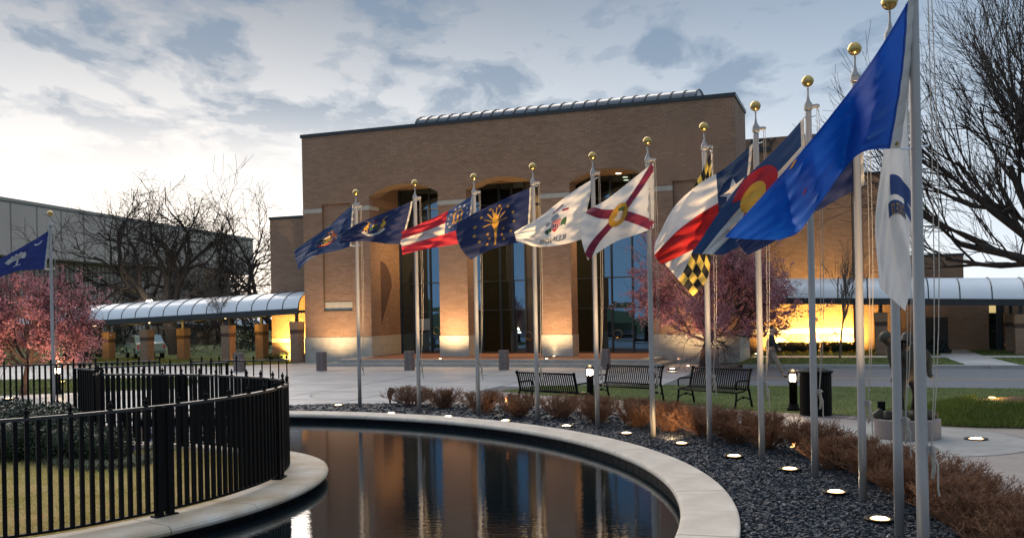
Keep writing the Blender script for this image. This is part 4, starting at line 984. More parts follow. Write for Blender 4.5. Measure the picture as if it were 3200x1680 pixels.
# 7 checked flag hanging down
f = Flag('f', 'black and gold checked flag hanging half furled behind the lone star', 7, [(2225, 470), (2192, 540), (2153, 612), (2112, 722), (2076, 822)], [(2229, 640), (2228, 720), (2223, 800), (2208, 872), (2166, 926)], None, [-.10, -.05, -.22, -.10, -.16], 'cloth_yellow', seed=8)
for q0, q1, y0, y1 in ((.045, .75, 0, .5), (.75, 1.5, .5, 1)):
    n_ = 6; w_ = (q1 - q0) / n_; h_ = (y1 - y0) / 3
    for k in range(n_):
        for r_i in range(3):
            if (k + r_i) % 2 == 0: f.poly('black_check', 'cloth_black', rect(q0 + k * w_, q0 + (k + 1) * w_, y0 + r_i * h_, y0 + (r_i + 1) * h_))
for q0, q1, y0, y1 in ((.75, 1.5, 0, .5), (.045, .75, .5, 1)):
    f.poly('white_quarter', 'cloth_white', rect(q0, q1, y0, y1)); xm, ym = (q0 + q1) / 2, (y0 + y1) / 2
    f.poly('red_cross', 'cloth_red', rect(q0, xm, y0, ym), 2); f.poly('cross_arm', 'cloth_white', rect(q0 + .08, xm, ym - .06, ym) + rect(xm - .06, xm, y0 + .05, ym), 3)
# 8 lone star
f = Flag('f', 'blue, white and red flag with one white star', 8, [(2352, 449), (2266, 524), (2182, 577), (2106, 648), (2050, 752)], [(2322, 690), (2270, 722), (2210, 756), (2140, 792), (2070, 826)], [(2340, 560), (2270, 618), (2195, 664), (2120, 718), (2046, 795)], [0, -.2, .05, -.15, .1], 'cloth_white', seed=9)
f.poly('blue_band', 'cloth_texas', rect(.045, .5, 0, 1)); f.poly('red_band', 'cloth_scarlet', rect(.5, 1.5, .5, 1)); f.poly('star', 'cloth_white', star(.28, .47, .20), 2)
# 9 red C
f = Flag('f', 'navy and white flag with a red C around a gold disc', 9, [(2512, 367), (2420, 470), (2328, 558), (2255, 650), (2160, 792)], [(2520, 600), (2440, 680), (2370, 735), (2310, 770), (2262, 796)], None, [0, .15, -.1, .12, -.1], 'cloth_texas', seed=10)
f.poly('white_band', 'cloth_white', rect(.045, 1.5, .34, .67)); f.poly('red_c', 'cloth_red', arcband(.72, .37, .17, .36, 40, 320, 20), 2); f.poly('gold_disc', 'cloth_gold', disc(.72, .37, .19, .19), 3)
# 10 plain navy
f = Flag('f', 'plain dark navy flag half hidden behind the bright blue flag', 10, [(2686, 260), (2600, 385), (2500, 510), (2400, 640), (2300, 755)], [(2702, 577), (2615, 624), (2540, 668), (2440, 742), (2335, 797)], None, [0, .15, -.05, .2, .1], 'cloth_navy', seed=11)
# 11 limp white flag
f = Flag('f', 'limp white flag with a blue lettered ribbon', 11, [(2848, 150), (2800, 300), (2760, 470), (2738, 690), (2747, 898)], [(2848, 560), (2847, 680), (2846, 790), (2844, 890), (2830, 972)], [(2838, 360), (2812, 480), (2790, 610), (2780, 780), (2776, 925)], [-.12, -.2, -.3, -.18, -.24], 'cloth_white', seed=12, wave=.03)
f.poly('blue_ribbon', 'cloth_canton', [[(.70, .36), (.78, .46), (.30, .98), (.16, .98)]]); f.poly('lettered_ribbon', 'cloth_canton', band((.90, .44), (.52, .86), .085) + band((.50, .80), (.38, .99), .085)); f.text('STATE OF', .545, .795, .40, 'cloth_gold', ang=-.83)
# 12 big bright blue flag
f = Flag('f', 'large bright blue flag flying from the nearest pole', 12, [(2866, -46), (2752, 142), (2644, 300), (2524, 452), (2390, 602), (2262, 740)], [(2812, 464), (2700, 474), (2625, 545), (2560, 632), (2500, 722), (2440, 750)], [(2846, 200), (2740, 320), (2650, 425), (2550, 540), (2448, 668), (2350, 748)], [0, -.34, .10, -.42, .0, -.45], 'cloth_blue', seed=13, wave=.06, crisp=.7, header=False, nu=60, nv=36)
cloth('cloth_blue_hem', (.002, .045, .30)); f.poly('hem', 'cloth_blue_hem', rect(.085, 1.5, .972, .98) + rect(.085, 1.5, .022, .03) + rect(.095, .103, 0, 1)); f.poly('header', 'cloth_header', rect(0, .085, 0, 1)); f.poly('grommet', 'gold', disc(.04, .97, .014) + disc(.04, .03, .014), 2); f.poly('crest_edge', 'cloth_gold', band((.98, .02), (1.02, .06), .03)); f.poly('crest_mark', 'cloth_crimson', band((1.0, .52), (1.03, .56), .02))
# ================================================================== PLANTS
def branch_tree(seed, trunk, length, rad, levels, nchild, spread, up, ratio=.68, jit=.22, sides=(8, 6, 4, 3, 3, 3), taper=.55, wander=.18, min_r=.004, dirs=None, first=.35, lim=.9):
    """returns tubes [(pts, radii, level)] of a branching skeleton"""
    rg = random.Random(seed); out = []
    def grow(p, d, L, r, lv):
        n = 5 if lv < 3 else 3; pts = [p.copy()]; rr = [r]; q = p.copy(); dd = d.copy()
        for i in range(n):
            dd = (dd + Vector((rg.gauss(0, wander), rg.gauss(0, wander), rg.gauss(0, wander) + up * (1 if lv else .3)))).normalized()
            q = q + dd * L / n; pts.append(q.copy()); rr.append(max(r * (1 - (1 - taper) * (i + 1) / n), min_r))
        out.append((pts, rr, lv))
        if lv >= levels: return
        nc = nchild[min(lv, len(nchild) - 1)]
        for k in range(nc):
            t = first + (1 - first) * (k + rg.random() * .8) / nc if lv else .8 + .2 * k / nc
            t = min(t, .999); f = t * n; i = int(f); b = pts[i].lerp(pts[i + 1], f - i); dl = (pts[i + 1] - pts[i]).normalized()
            if lv == 0 and dirs: nd = Vector(dirs[k % len(dirs)]).normalized()
            else:
                ax = dl.orthogonal().normalized(); ax.rotate(Matrix.Rotation(rg.random() * 6.283, 3, dl)); nd = (dl * math.cos(spread) + ax * math.sin(spread) * rg.uniform(.7, 1.3)).normalized()
            grow(b, nd, L * (ratio if lv else lim) * rg.uniform(.75, 1.2), max(rr[i] * rg.uniform(.5, .7) if lv else r * .5, min_r), lv + 1)
    grow(Vector((0, 0, 0)), Vector(trunk).normalized(), length, rad, 0)
    return out, sides
def tubes_mesh(name, tubes, sides, lo=0, hi=99):
    mb = MB()
    for pts, rr, lv in tubes:
        if lo <= lv <= hi: mb.tube(pts, rr, sides[min(lv, len(sides) - 1)], caps=False)
    return mb.mesh(name, True)
def fit_tree(tb, H, Rr, zcut=None):
    tubes, sides = tb; pts = [p for pt, rr, lv in tubes for p in pt]; zs_ = sorted(p.z for p in pts); rs_ = sorted(math.hypot(p.x, p.y) for p in pts)
    kz, kr = H / zs_[int(len(zs_) * .985)], Rr / rs_[int(len(rs_) * .985)]
    out = []
    for pt, rr, lv in tubes:
        q = [Vector((p.x * kr, p.y * kr, p.z * kz)) for p in pt]
        if zcut and lv >= 1 and min(p.z for p in q) < zcut and lv > 1: continue
        if max(p.z for p in q) > H * 1.12: continue
        out.append((q, rr, lv))
    return out, sides
def make_tree(name, label, loc, tb, mat, split=2, group=None, rz=0, cat='tree'):
    tubes, sides = tb; t = thing(name, label, cat, loc, rz, group)
    obj('trunk', tubes_mesh('trunk', tubes, sides, 0, 0), mat, t)
    obj('limbs', tubes_mesh('limbs', tubes, sides, 1, split), mat, t)
    c = obj('crown', tubes_mesh('crown', tubes, sides, split + 1), mat, t)
    return t
def leaf_quads(name, pts, size, mat, parent, flat=.0, asp=1.0):
    n = len(pts); P = np.array(pts); a = rng.normal(0, 1, (n, 3)); a /= np.linalg.norm(a, axis=1)[:, None]; b = np.cross(a, rng.normal(0, 1, (n, 3))); b /= np.linalg.norm(b, axis=1)[:, None]
    s = size * rng.uniform(.6, 1.3, (n, 1)); A, Bv = a * s, b * s * asp
    V = np.stack([P - A, P - Bv * .6, P + A, P + Bv * .6], 1).reshape(-1, 3)
    me = bpy.data.meshes.new(name); me.from_pydata(V.tolist(), [], np.arange(4 * n).reshape(-1, 4).tolist()); return obj(name, me, mat, parent)
# bare oak behind the covered walk
ok = Dp(556, 1120, 62)
tb = branch_tree(11, (.08, 0, 1), 3.8, .62, 6, [7, 5, 4, 4, 3, 2], .70, .03, .72, lim=1.35, wander=.22, min_r=.011, sides=(9, 7, 5, 4, 3, 3, 3),
                 dirs=[(-1, .2, .42), (-.55, -.3, .8), (.12, .1, 1), (.7, -.2, .62), (1.2, .2, .22), (.3, .6, .7), (-.9, -.3, .22)])
make_tree('oak_tree', 'big gnarled bare oak in front of the grey building', (ok[0], ok[1], 0), fit_tree(tb, 10.9, 8.8), 'bark', 3)
# second bare tree left of the wing
mk = Dp(900, 1110, 70); tb = branch_tree(5, (0, 0, 1), 4.5, .35, 5, [6, 5, 5, 4, 3], .6, .03, .72, wander=.2, min_r=.012)
make_tree('bare_tree', 'bare tree whose branches reach past the left wing', (mk[0], mk[1], 0), tb, 'bark', 3)
# large bare tree at the right edge
tb = branch_tree(23, (-.05, 0, 1), 2.3, .25, 6, [9, 4, 4, 4, 3, 2], .42, .03, .70, lim=1.42, wander=.10, min_r=.0045, sides=(10, 7, 5, 4, 3, 3, 3), first=.25,
                 dirs=[(-1, -.2, .7), (-.7, .3, .9), (-.45, -.3, 1.3), (-.15, .2, 1.4), (-.9, .1, .75), (.5, .2, 1.2), (.9, -.1, .8), (-1.1, .3, .55), (-.3, .5, 1.1), (-.75, -.4, 1.05)])
rt = (12.9, 21.6, .25)
make_tree('spreading_tree', 'large bare spreading tree at the right edge of the lawn', rt, fit_tree(tb, 10.8, 5.8, 3.0), 'bark', 3)
# cherries in blossom
def cherry(seed, label, loc, H, Rr, n_bl, size):
    tb, sides = branch_tree(seed, (0, 0, 1), .20 * H, .024 * H, 5, [8, 6, 5, 4, 3], .55, .04, .72, lim=1.7, wander=.12, min_r=.005, sides=(9, 6, 5, 3, 3, 3),
                            dirs=[(math.cos(k * .9), math.sin(k * .9), (1.1, .35, .7, .2)[k % 4]) for k in range(8)])
    pts = [p for pt, rr, lv in tb for p in pt]; zmax = max(p.z for p in pts); rmax = sorted(math.hypot(p.x, p.y) for p in pts)[int(len(pts) * .985)]
    kz, kr = H / zmax, Rr / rmax
    tb = [([Vector((p.x * kr, p.y * kr, p.z * kz)) for p in pt], rr, lv) for pt, rr, lv in tb]
    t = thing('cherry_tree', label, 'tree', loc, 0, 'cherry trees in blossom')
    obj('trunk', tubes_mesh('trunk', tb, sides, 0, 0), 'bark_cherry', t); obj('limbs', tubes_mesh('limbs', tb, sides, 1, 3), 'bark_cherry', t); obj('twigs', tubes_mesh('twigs', tb, sides, 4), 'bark_cherry', t)
    tw = [pt for pt, rr, lv in tb if lv >= 3]; B_ = []
    rg = random.Random(seed)
    while len(B_) < n_bl:
        pt = rg.choice(tw); i = rg.randrange(len(pt) - 1); q = pt[i].lerp(pt[i + 1], rg.random())
        if q.z < .2 * H: continue
        k = rg.randint(5, 18)
        for _ in range(k): B_.append((q.x + rg.gauss(0, .075), q.y + rg.gauss(0, .075), q.z + rg.gauss(0, .075)))
    leaf_quads('crown', B_, size, 'blossom', t, asp=1.2)
    return t
c1 = G(2205, 1150)
cherry(3, 'pink cherry tree in blossom in front of the right end of the hall', (c1[0] - .1, c1[1], 0), 6.6, 3.85, 46000, .042)
cherry(8, 'pink cherry tree in blossom at the far left, glowing red from below', (*Dp(72, 1235, 31)[:2], 0), 5.0, 2.3, 26000, .035)
# young street trees
def sapling(label, loc, h, seed, mat='bark_light'):
    tb = branch_tree(seed, (.02, 0, 1), h * .42, .028 + h * .006, 4, [8, 4, 4, 3], .32, .10, .62, wander=.07, min_r=.004, sides=(7, 5, 3, 3, 3))
    make_tree('sapling', label, loc, tb, mat, 2, 'bare saplings')
s_ = G(2625, 1118, .1); sapling('slim bare sapling in front of the yellow glowing wall', tuple(s_), 4.6, 31)
s_ = G(725, 1130); sapling('slim bare sapling beside the covered walk near the left wing', (s_[0], s_[1], 0), 4.3, 33)
s_ = Dp(262, 1140, 47); sapling('slim bare sapling right of the far left cherry tree', (s_[0], s_[1], 0), 4.0, 35)
s_ = Dp(425, 1120, 66); sapling('dark bare young tree behind the blue car', (s_[0], s_[1], 0), 6.0, 37, 'bark')
# dark evergreens
def conifer(label, loc, h, r, n=1500, group='dark evergreens'):
    t = thing('evergreen_tree', label, 'tree', loc, 0, group); MB().tube([(0, 0, 0), (0, 0, h * .9)], [.09, .02], 6).build('trunk', 'bark', t)
    z = h * (1 - np.sqrt(rng.uniform(0, 1, n))) * .97 + .1; a = rng.uniform(0, 6.283, n); q = r * (1 - z / h) * np.sqrt(rng.uniform(.15, 1, n)) * (1 + .25 * np.sin(a * 5 + z * 6))
    leaf_quads('crown', np.c_[q * np.cos(a), q * np.sin(a), z], .13, 'conifer', t, asp=.5)
for u, v, d, h, r, lb in ((275, 1130, 58, 3.2, 1.3, 'dark evergreen behind the covered walk nearest the left cherry'), (392, 1128, 64, 4.2, 1.5, 'dark evergreen left of the parked car'), (790, 1110, 66, 3.4, 1.6, 'dark evergreen between the last columns of the covered walk'),
                     (3095, 1085, 50, 2.6, 1.2, 'dark evergreen beside the right brick column'), (2560 + 365, 1075, 44, .95, .75, 'small dark shrub beside the entrance path'), (240, 1140, 54, 1.5, .9, 'round dark shrub under the covered walk on the far left')):
    p = Dp(u, v, d); conifer(lb, (p[0], p[1], 0), h, r)
# far tree line
def far_trees():
    P = []
    for k in range(26):
        u = 560 + k * 16 + rng.uniform(-8, 8); p = Dp(u, 1000, rng.uniform(120, 150)); h = rng.uniform(3.2, 5.2) * (1 if k % 3 else 1.25)
        n = 900; q = rng.normal(0, 1, (n, 3)); q /= np.linalg.norm(q, axis=1)[:, None]; q *= rng.uniform(.3, 1, (n, 1)) ** .5
        P.append(np.array([p[0], p[1], h * .55]) + q * np.array([h * .55, h * .55, h * .55]))
    o = leaf_quads('far_wood', np.vstack(P), .22, 'conifer', None, asp=.35); tag(o, 'hazy dark belt of far trees behind the covered walk', 'trees', kind='stuff')
far_trees()
# barberry hedge: brown bare bushes
def bush_mesh(seed, dense):
    rg = random.Random(seed); mb = MB(); nst = 46
    for k in range(nst):
        a = rg.random() * 6.283; tilt = rg.uniform(.15, 1.12); L = .56 * (1 + .32 * tilt ** 2); base = Vector((.05 * math.cos(a), .05 * math.sin(a), 0))
        pts = [base]; d = Vector((math.sin(tilt) * math.cos(a), math.sin(tilt) * math.sin(a), math.cos(tilt)))
        for i in range(4):
            d = (d + Vector((rg.gauss(0, .16), rg.gauss(0, .16), .10 + rg.gauss(0, .1)))).normalized(); q = pts[-1] + d * L / 4.6
            if q.z > .50: q.z = .50 + rg.uniform(-.03, .03)
            pts.append(q)
        mb.tube(pts, [.0075, .0065, .005, .004, .003], 3, False)
        for j in range(dense):
            f = rg.uniform(.9, 3.98); i = int(f); b = pts[i].lerp(pts[i + 1], f - i); d2 = (d * .4 + Vector((rg.gauss(0, .6), rg.gauss(0, .6), rg.uniform(.1, 1.0)))).normalized(); l2 = rg.uniform(.07, .17)
            e = b + d2 * l2
            if e.z > .54: e.z = .54 + rg.uniform(-.035, .04)
            mb.tube([b, b.lerp(e, .5) + Vector((rg.gauss(0, .012), rg.gauss(0, .012), 0)), e], [.0036, .003, .0016], 3, False)
            for m_ in range(2):
                d3 = (d2 + Vector((rg.gauss(0, .7), rg.gauss(0, .7), rg.gauss(.2, .4)))).normalized(); s0 = b.lerp(e, rg.uniform(.3, .9)); e3 = s0 + d3 * rg.uniform(.03, .08)
                mb.tube([s0, e3], [.0026, .0014], 3, False)
    return mb.mesh('twigs')
BUSH = [bush_mesh(k, 24) for k in range(3)]
BUSHN = [bush_mesh(10 + k, 34) for k in range(3)]
bush_px = [(1288, 1275), (1392, 1282), (1508, 1294), (1622, 1310), (1756, 1314), (1876, 1328), (1988, 1342), (2090, 1356), (2192, 1372), (2305, 1394), (2392, 1412)]
bl = ['leftmost brown bare bush, beside the black floodlight', 'second brown bush from the left, between the second and third poles', 'brown bush behind the third pole before the hall', 'brown bush in front of the back of the left bench', 'brown bush between the torch flagpole and the white shield flagpole', 'brown bush behind the white shield flagpole',
      'brown bush left of the brightly lit one', 'brightly lit orange-brown bush behind the saltire flagpole', 'brown bush right of the brightly lit one', 'brown bush in front of the right bench, left of the lone star flagpole', 'brown bush behind the lone star flagpole']
for k, (u, v) in enumerate(bush_px):
    p = G(u, v); b = thing('barberry_bush', bl[k], 'bush', (p[0], p[1], .03), rng.uniform(0, 6.28), 'brown barberry hedge'); s = (1.02 if k < 5 else 1.06) * rng.uniform(.88, 1.1)
    o = obj('twigs', BUSH[k % 3] if k < 5 else BUSHN[k % 3], 'twig', b); o.scale = (s * (1.28 if k < 5 else 1.1), s * (1.28 if k < 5 else 1.1), s)
near = [(2532, 1430), (2605, 1478), (2560, 1428), (2735, 1520), (2690, 1462), (2860, 1585), (2800, 1512), (2990, 1650), (2930, 1570), (3105, 1720), (3060, 1620), (3220, 1690), (3230, 1800)]
for k, (u, v) in enumerate(near):
    p = G(u, v); b = thing('barberry_bush', ('front-row', 'back-row')[k in (2, 4, 6, 8, 10, 11)] + ' dense brown bush of the near hedge, ' + ('right of the red C flagpole', 'between the navy and red C flagpoles', 'below the black litter bin', 'just right of the navy flagpole', 'behind the navy flagpole', 'between the two nearest flagpoles', 'behind the limp white flagpole', 'right of the nearest flagpole', 'in front of the statue base', 'near the bottom right corner', 'below the lit disc by the statue', 'at the right edge of the picture', 'cut by the bottom right corner')[k], 'bush', (p[0], p[1], .03), rng.uniform(0, 6.28), 'brown barberry hedge')
    o = obj('twigs', BUSHN[k % 3], 'twig', b); s = 1.1 * rng.uniform(.9, 1.08); o.scale = (s, s, s * rng.uniform(.76, .92))
# dark clipped shrubs, strap-leaved edging and pansies on the island
def shrub(label, loc, r, h, n, mat='leaf_dark', size=.032, cat='shrub', group='clipped dark shrubs on the island', name='evergreen_shrub'):
    t = thing(name, label, cat, loc, 0, group); MB().tube([(0, 0, 0), (.02, 0, h * .5)], [.025, .015], 5).build('stem', 'bark', t)
    q = rng.normal(0, 1, (n, 3)); q /= np.linalg.norm(q, axis=1)[:, None]; q *= rng.uniform(.72, 1.0, (n, 1)); q = np.sign(q) * np.abs(q) ** .72
    P = q * np.array([r, r, h * .5]) + np.array([0, 0, h * .52]); P[:, 2] = np.maximum(P[:, 2], .01)
    core = MB(); core.lathe([(1e-3, h * .06)] + [(r * .74 * math.sin(math.pi * k / 8) ** .6, h * (.06 + .86 * k / 8)) for k in range(1, 8)] + [(1e-3, h * .92)], 14, cap=False).build('inner_foliage', mat, t, True)
    leaf_quads('foliage', P + rng.normal(0, .02, P.shape), size, mat, t, asp=.7); return t
for k, (x, y, r, h, lb) in enumerate(((-10.6, 17.3, .75, .95, 'tall dark clipped shrub at the far left behind the railing'), (-9.5, 17.05, .75, .98, 'dark clipped shrub, second from the left behind the railing'), (-8.5, 16.75, .62, .92, 'dark clipped shrub left of the gap in the far railing'),
                                      (-9.9, 16.5, .7, .8, 'lower dark shrub in front of the tall ones at the left'), (-8.75, 16.2, .65, .74, 'low dark shrub in the middle of the island planting'), (-7.75, 16.05, .55, .66, 'low dark shrub left of the violet pansies'), (-7.0, 15.75, .48, .58, 'smallest dark shrub, next to the violet pansies'))):
    shrub(lb, (x, y, .06), r, h, int(9000 * r), size=.03)
edge = resample(catmull([G(-60, 1405, .06)[:2], G(60, 1425, .06)[:2], G(180, 1452, .06)[:2], G(290, 1468, .06)[:2], G(400, 1462, .06)[:2], G(480, 1440, .06)[:2]], 8), .17)
mb = MB(); rg = random.Random(4)
for p in edge:
    for r_i in (0, .16, .32):
        cx_, cy_ = p[0] + rg.gauss(0, .05) - r_i * .3, p[1] + r_i
        for i in range(60):
            a = rg.random() * 6.283; L = rg.uniform(.14, .26); w_ = .006; x, y = cx_ + rg.gauss(0, .07), cy_ + rg.gauss(0, .07); ca, sa = math.cos(a), math.sin(a)
            pts = [(x + ca * L * q * .8, y + sa * L * q * .8, .06 + L * (1.5 * q - 1.05 * q * q)) for q in (0, .33, .67, 1)]
            for j in range(3):
                p0, q0 = pts[j], pts[j + 1]; ww = w_ * (1 - j / 3.4); mb.add([(p0[0] - sa * ww, p0[1] + ca * ww, p0[2]), (p0[0] + sa * ww, p0[1] - ca * ww, p0[2]), (q0[0] + sa * ww * .8, q0[1] - ca * ww * .8, q0[2]), (q0[0] - sa * ww * .8, q0[1] + ca * ww * .8, q0[2])], [(0, 1, 2, 3)])
tag(mb.build('strap_edging', 'strap_leaf', fix=False), 'grey-green strap-leaved ground cover edging the dark shrubs', 'ground cover', kind='stuff')
sheet('planting_bed', [tuple(G(u, v, .06)[:2]) for u, v in ((-80, 1420), (180, 1468), (300, 1480), (420, 1474), (520, 1440), (560, 1390), (540, 1345), (420, 1330), (-80, 1340))], .064, 'mulch')
for k in range(34):
    u, v = rng.uniform(398, 545), rng.uniform(1350, 1424); p = G(u, v, .07); vio = rng.random() < .62
    t = thing('pansy', ('violet' if vio else 'white') + ' pansy in the flower bed seen between the railings', 'flower', (p[0], p[1], .06), 0, 'violet pansies' if vio else 'white pansies')
    leaf_quads('leaves', np.c_[rng.normal(0, .05, (30, 2)), rng.uniform(.02, .10, 30)], .02, 'leaf_mid', t)
    leaf_quads('petals', np.c_[rng.normal(0, .04, (14, 2)), rng.uniform(.10, .16, 14)], .022, 'pansy_violet' if vio else 'pansy_white', t, asp=1.3)
# low shrubs along the lit walls
for k in range(9):
    s0 = 22.9 + k * .52; shrub('low dark shrub against the yellow wall, number %s from the cherry' % ('one two three four five six seven eight nine'.split()[k]), B(s0, 8.2, .1), .30, .5, 900, size=.045, group='shrubs under the glowing wall')
for k, (s0, t0) in enumerate(((-2.7, .9), (-2.1, .85), (-.62, .85), (-.25, .7))):
    shrub('low dark shrub at the foot of the left wing, %s from the left' % ('first', 'second', 'third', 'fourth')[k], B(s0, t0, 0), .36, .42, 900, size=.045, group='shrubs under the left wing')
# mound of ground cover with a lamp
mc = np.array([10.9, 19.9]); mb = MB(); rows = []
for i in range(8):
    r = 2.3 * i / 7; rows.append([(mc[0] + r * 1.25 * math.cos(-a), mc[1] + r * math.sin(-a) * .8, .02 + .42 * math.cos(min(1, i / 7) * math.pi / 2) ** 1.2) for a in np.linspace(0, 2 * math.pi, 33)])
mb.grid(rows); mo = mb.build('mulch_mound', 'mulch', smooth=True, fix=False); mo['kind'] = 'structure'
if mo.data.polygons[-1].normal.z < 0: mo.data.flip_normals()
n = 26000; a = rng.uniform(0, 6.283, n); r = 2.35 * np.sqrt(rng.uniform(.12, 1, n)); zz = .02 + .42 * np.cos(np.minimum(1, r / 2.3) * np.pi / 2) ** 1.2
P = np.c_[mc[0] + r * 1.25 * np.cos(a), mc[1] + r * .8 * np.sin(a), zz]; P = P[(P[:, 1] < 20.2) | (P[:, 0] < 10.2)]
blades('mound_grass', P, .13, .02, 'grass', lean=.5, label='shaggy green ground cover on the mound at the right', cat='ground cover')
# ================================================================== FURNITURE, FIGURES, LAMPS
def bench_proto():
    t = thing('park_bench', '', 'bench', group='black strap benches'); W = .915
    prof = [(.345, .90), (.335, .915), (.31, .90), (.27, .78), (.225, .62), (.19, .50), (.165, .44), (.12, .42), (.0, .425), (-.15, .435), (-.235, .43), (-.26, .40), (-.255, .365)]
    mb = MB(); w = .019
    rows = [[(x, y, z) for y, z in prof] for x in (-w, w)]
    mb.grid(rows); mb.grid([[(x, y + .006, z + .006) for y, z in prof] for x in (-w, w)])
    sm = mb.mesh('slat', fix=False)
    for k in range(27): obj('slat', sm, 'blackmetal', t, (-W + .05 + (2 * W - .1) * k / 26, 0, 0))
    for sx in (-1, 1):
        x = sx * W
        m_ = MB(); m_.tube([(x, .37, .0), (x, .315, .2), (x, .27, .38), (x, .22, .48), (x, .25, .62), (x, .30, .80), (x, .345, .91)], [.03, .026, .028, .03, .028, .028, .034], 8); m_.build('back_leg', 'blackmetal', t, True)
        m_ = MB(); m_.tube([(x, -.30, .0), (x, -.275, .12), (x, -.24, .28), (x, -.245, .40)], [.03, .025, .026, .026], 8); m_.build('front_leg', 'blackmetal', t, True)
        m_ = MB(); m_.tube([(x, -.245, .39), (x, .0, .395), (x, .22, .46)], .022, 6); m_.build('seat_frame', 'blackmetal', t, True)
        m_ = MB(); m_.tube([(x, .26, .655), (x, .0, .665), (x, -.18, .665), (x, -.255, .63), (x, -.25, .55), (x, -.235, .45)], [.02, .021, .022, .022, .02, .018], 8); m_.build('armrest', 'blackmetal', t, True)
        m_ = MB(); m_.tube([(x, -.26, .18), (x, -.12, .235), (x, .03, .27), (x, .18, .235), (x, .31, .18)], [.018, .016, .02, .016, .018], 6); m_.lathe([(.001, -.03), (.04, -.01), (.04, .01), (.001, .03)], 8, (x, .03, .25)); m_.build('stretcher', 'blackmetal', t, True)
        MB().lathe(sphere(.045), 10, (x, .345, .915), False).build('scroll_end', 'blackmetal', t, True)
    for y, z, nm in ((.34, .912, 'top_rail'), (-.25, .385, 'front_rail'), (.18, .45, 'rear_rail')):
        m_ = MB(); m_.tube([(-W, y, z), (W, y, z)], .021, 8); m_.build(nm, 'blackmetal', t, True)
    return t
bp = bench_proto()
def place_bench(o, c, face, label):
    o.location = (*c, .012); o.rotation_euler[2] = math.atan2(face[1], face[0]) + math.pi / 2; o['label'] = label      # local -y is the seat side
    return o
def mid(*p): return np.mean([G(*q)[:2] for q in p], axis=0)
b3c = mid((2110, 1262), (2157, 1257), (2305, 1279), (2354, 1275)); d3 = G(2305, 1279)[:2] - G(2110, 1262)[:2]; n3 = np.array([d3[1], -d3[0]]); n3 = n3 if n3[1] < 0 else -n3
place_bench(bp, b3c, n3, 'black strap bench on the lawn edge, rightmost, next to the litter bin')
rr_ = (G(1893, 1243)[:2] + G(2081, 1255)[:2]) / 2; d2 = G(2081, 1255)[:2] - G(1893, 1243)[:2]; n2 = np.array([d2[1], -d2[0]]); n2 = n2 if n2[1] < 0 else -n2
place_bench(copy_tree(bp), rr_ + n2 / np.linalg.norm(n2) * .33, n2, 'middle black strap bench, facing the pool beside the lantern post')
d1 = G(1800, 1289)[:2] - G(1609, 1275)[:2]; n1 = np.array([d1[1], -d1[0]]); n1 = -n1 if n1[1] < 0 else n1; rr1 = (G(1609, 1275)[:2] + G(1800, 1289)[:2]) / 2
place_bench(copy_tree(bp), rr1 + n1 / np.linalg.norm(n1) * .37, n1, 'left black strap bench, seen from behind over the hedge')
# litter bin
lb = G(2550, 1296); t = thing('litter_bin', 'round black slatted litter bin with a flared lid beside the lawn', 'litter bin', (lb[0], lb[1], .012))
for k in range(30):
    a = 2 * math.pi * k / 30; o = MB().box(-.012, .012, -.03, .03, .06, .9).build('slat', 'blackmetal', t, loc=(.335 * math.cos(a), .335 * math.sin(a), 0)); o.rotation_euler[2] = a
MB().lathe([(.31, .05), (.31, .9)], 24).build('liner', 'blackmetal', t, True); MB().lathe([(.35, 0), (.35, .07)], 24).build('base_ring', 'blackmetal', t)
MB().lathe([(.345, .88), (.35, .93), (.40, .985), (.385, .995), (.30, 1.01), (.16, 1.05), (.15, 1.03)], 28).build('lid', 'blackmetal', t, True)
# lantern posts
def lantern(label, p, h=.95, e=14):
    t = thing('lantern_post', label, 'lamp', (p[0], p[1], .012), 0, 'lantern posts')
    MB().lathe([(.15, 0), (.15, .05), (.125, .08), (.115, .13), (.115, .15)], 18).build('base', 'blackmetal', t, True)
    MB().lathe([(.095, .14), (.095, h - .30), (.12, h - .285), (.12, h - .26)], 18).build('post', 'blackmetal', t, True)
    MB().lathe([(.075, h - .26), (.082, h - .16), (.075, h - .085)], 14).build('lantern_glass', 'lens_lamp', t, True)
    for k in range(6):
        a = k * math.pi / 3; MB().box(-.007, .007, -.01, .01, h - .265, h - .08).build('lantern_bar', 'blackmetal', t, loc=(.095 * math.cos(a), .095 * math.sin(a), 0)).rotation_euler[2] = a
    MB().lathe([(.125, h - .085), (.125, h - .07), (.10, h - .035), (.055, h - .005), (.02, h + .015), (.001, h + .02)], 18).build('lantern_roof', 'blackmetal', t, True)
    lamp('lantern_lamp', 'POINT', (0, 0, h - .02 + .08), e, WARM, t, rad=.08)
    lamp('lantern_lamp', 'POINT', (0, -.16, h - .18), e * .5, WARM, t, rad=.05)
lantern('lantern post between the left and middle benches', G(1845, 1252)); lantern('lantern post left of the litter bin', G(2480, 1283)); lantern('far lantern post behind the railings on the left', Dp(181, 1230, 31))
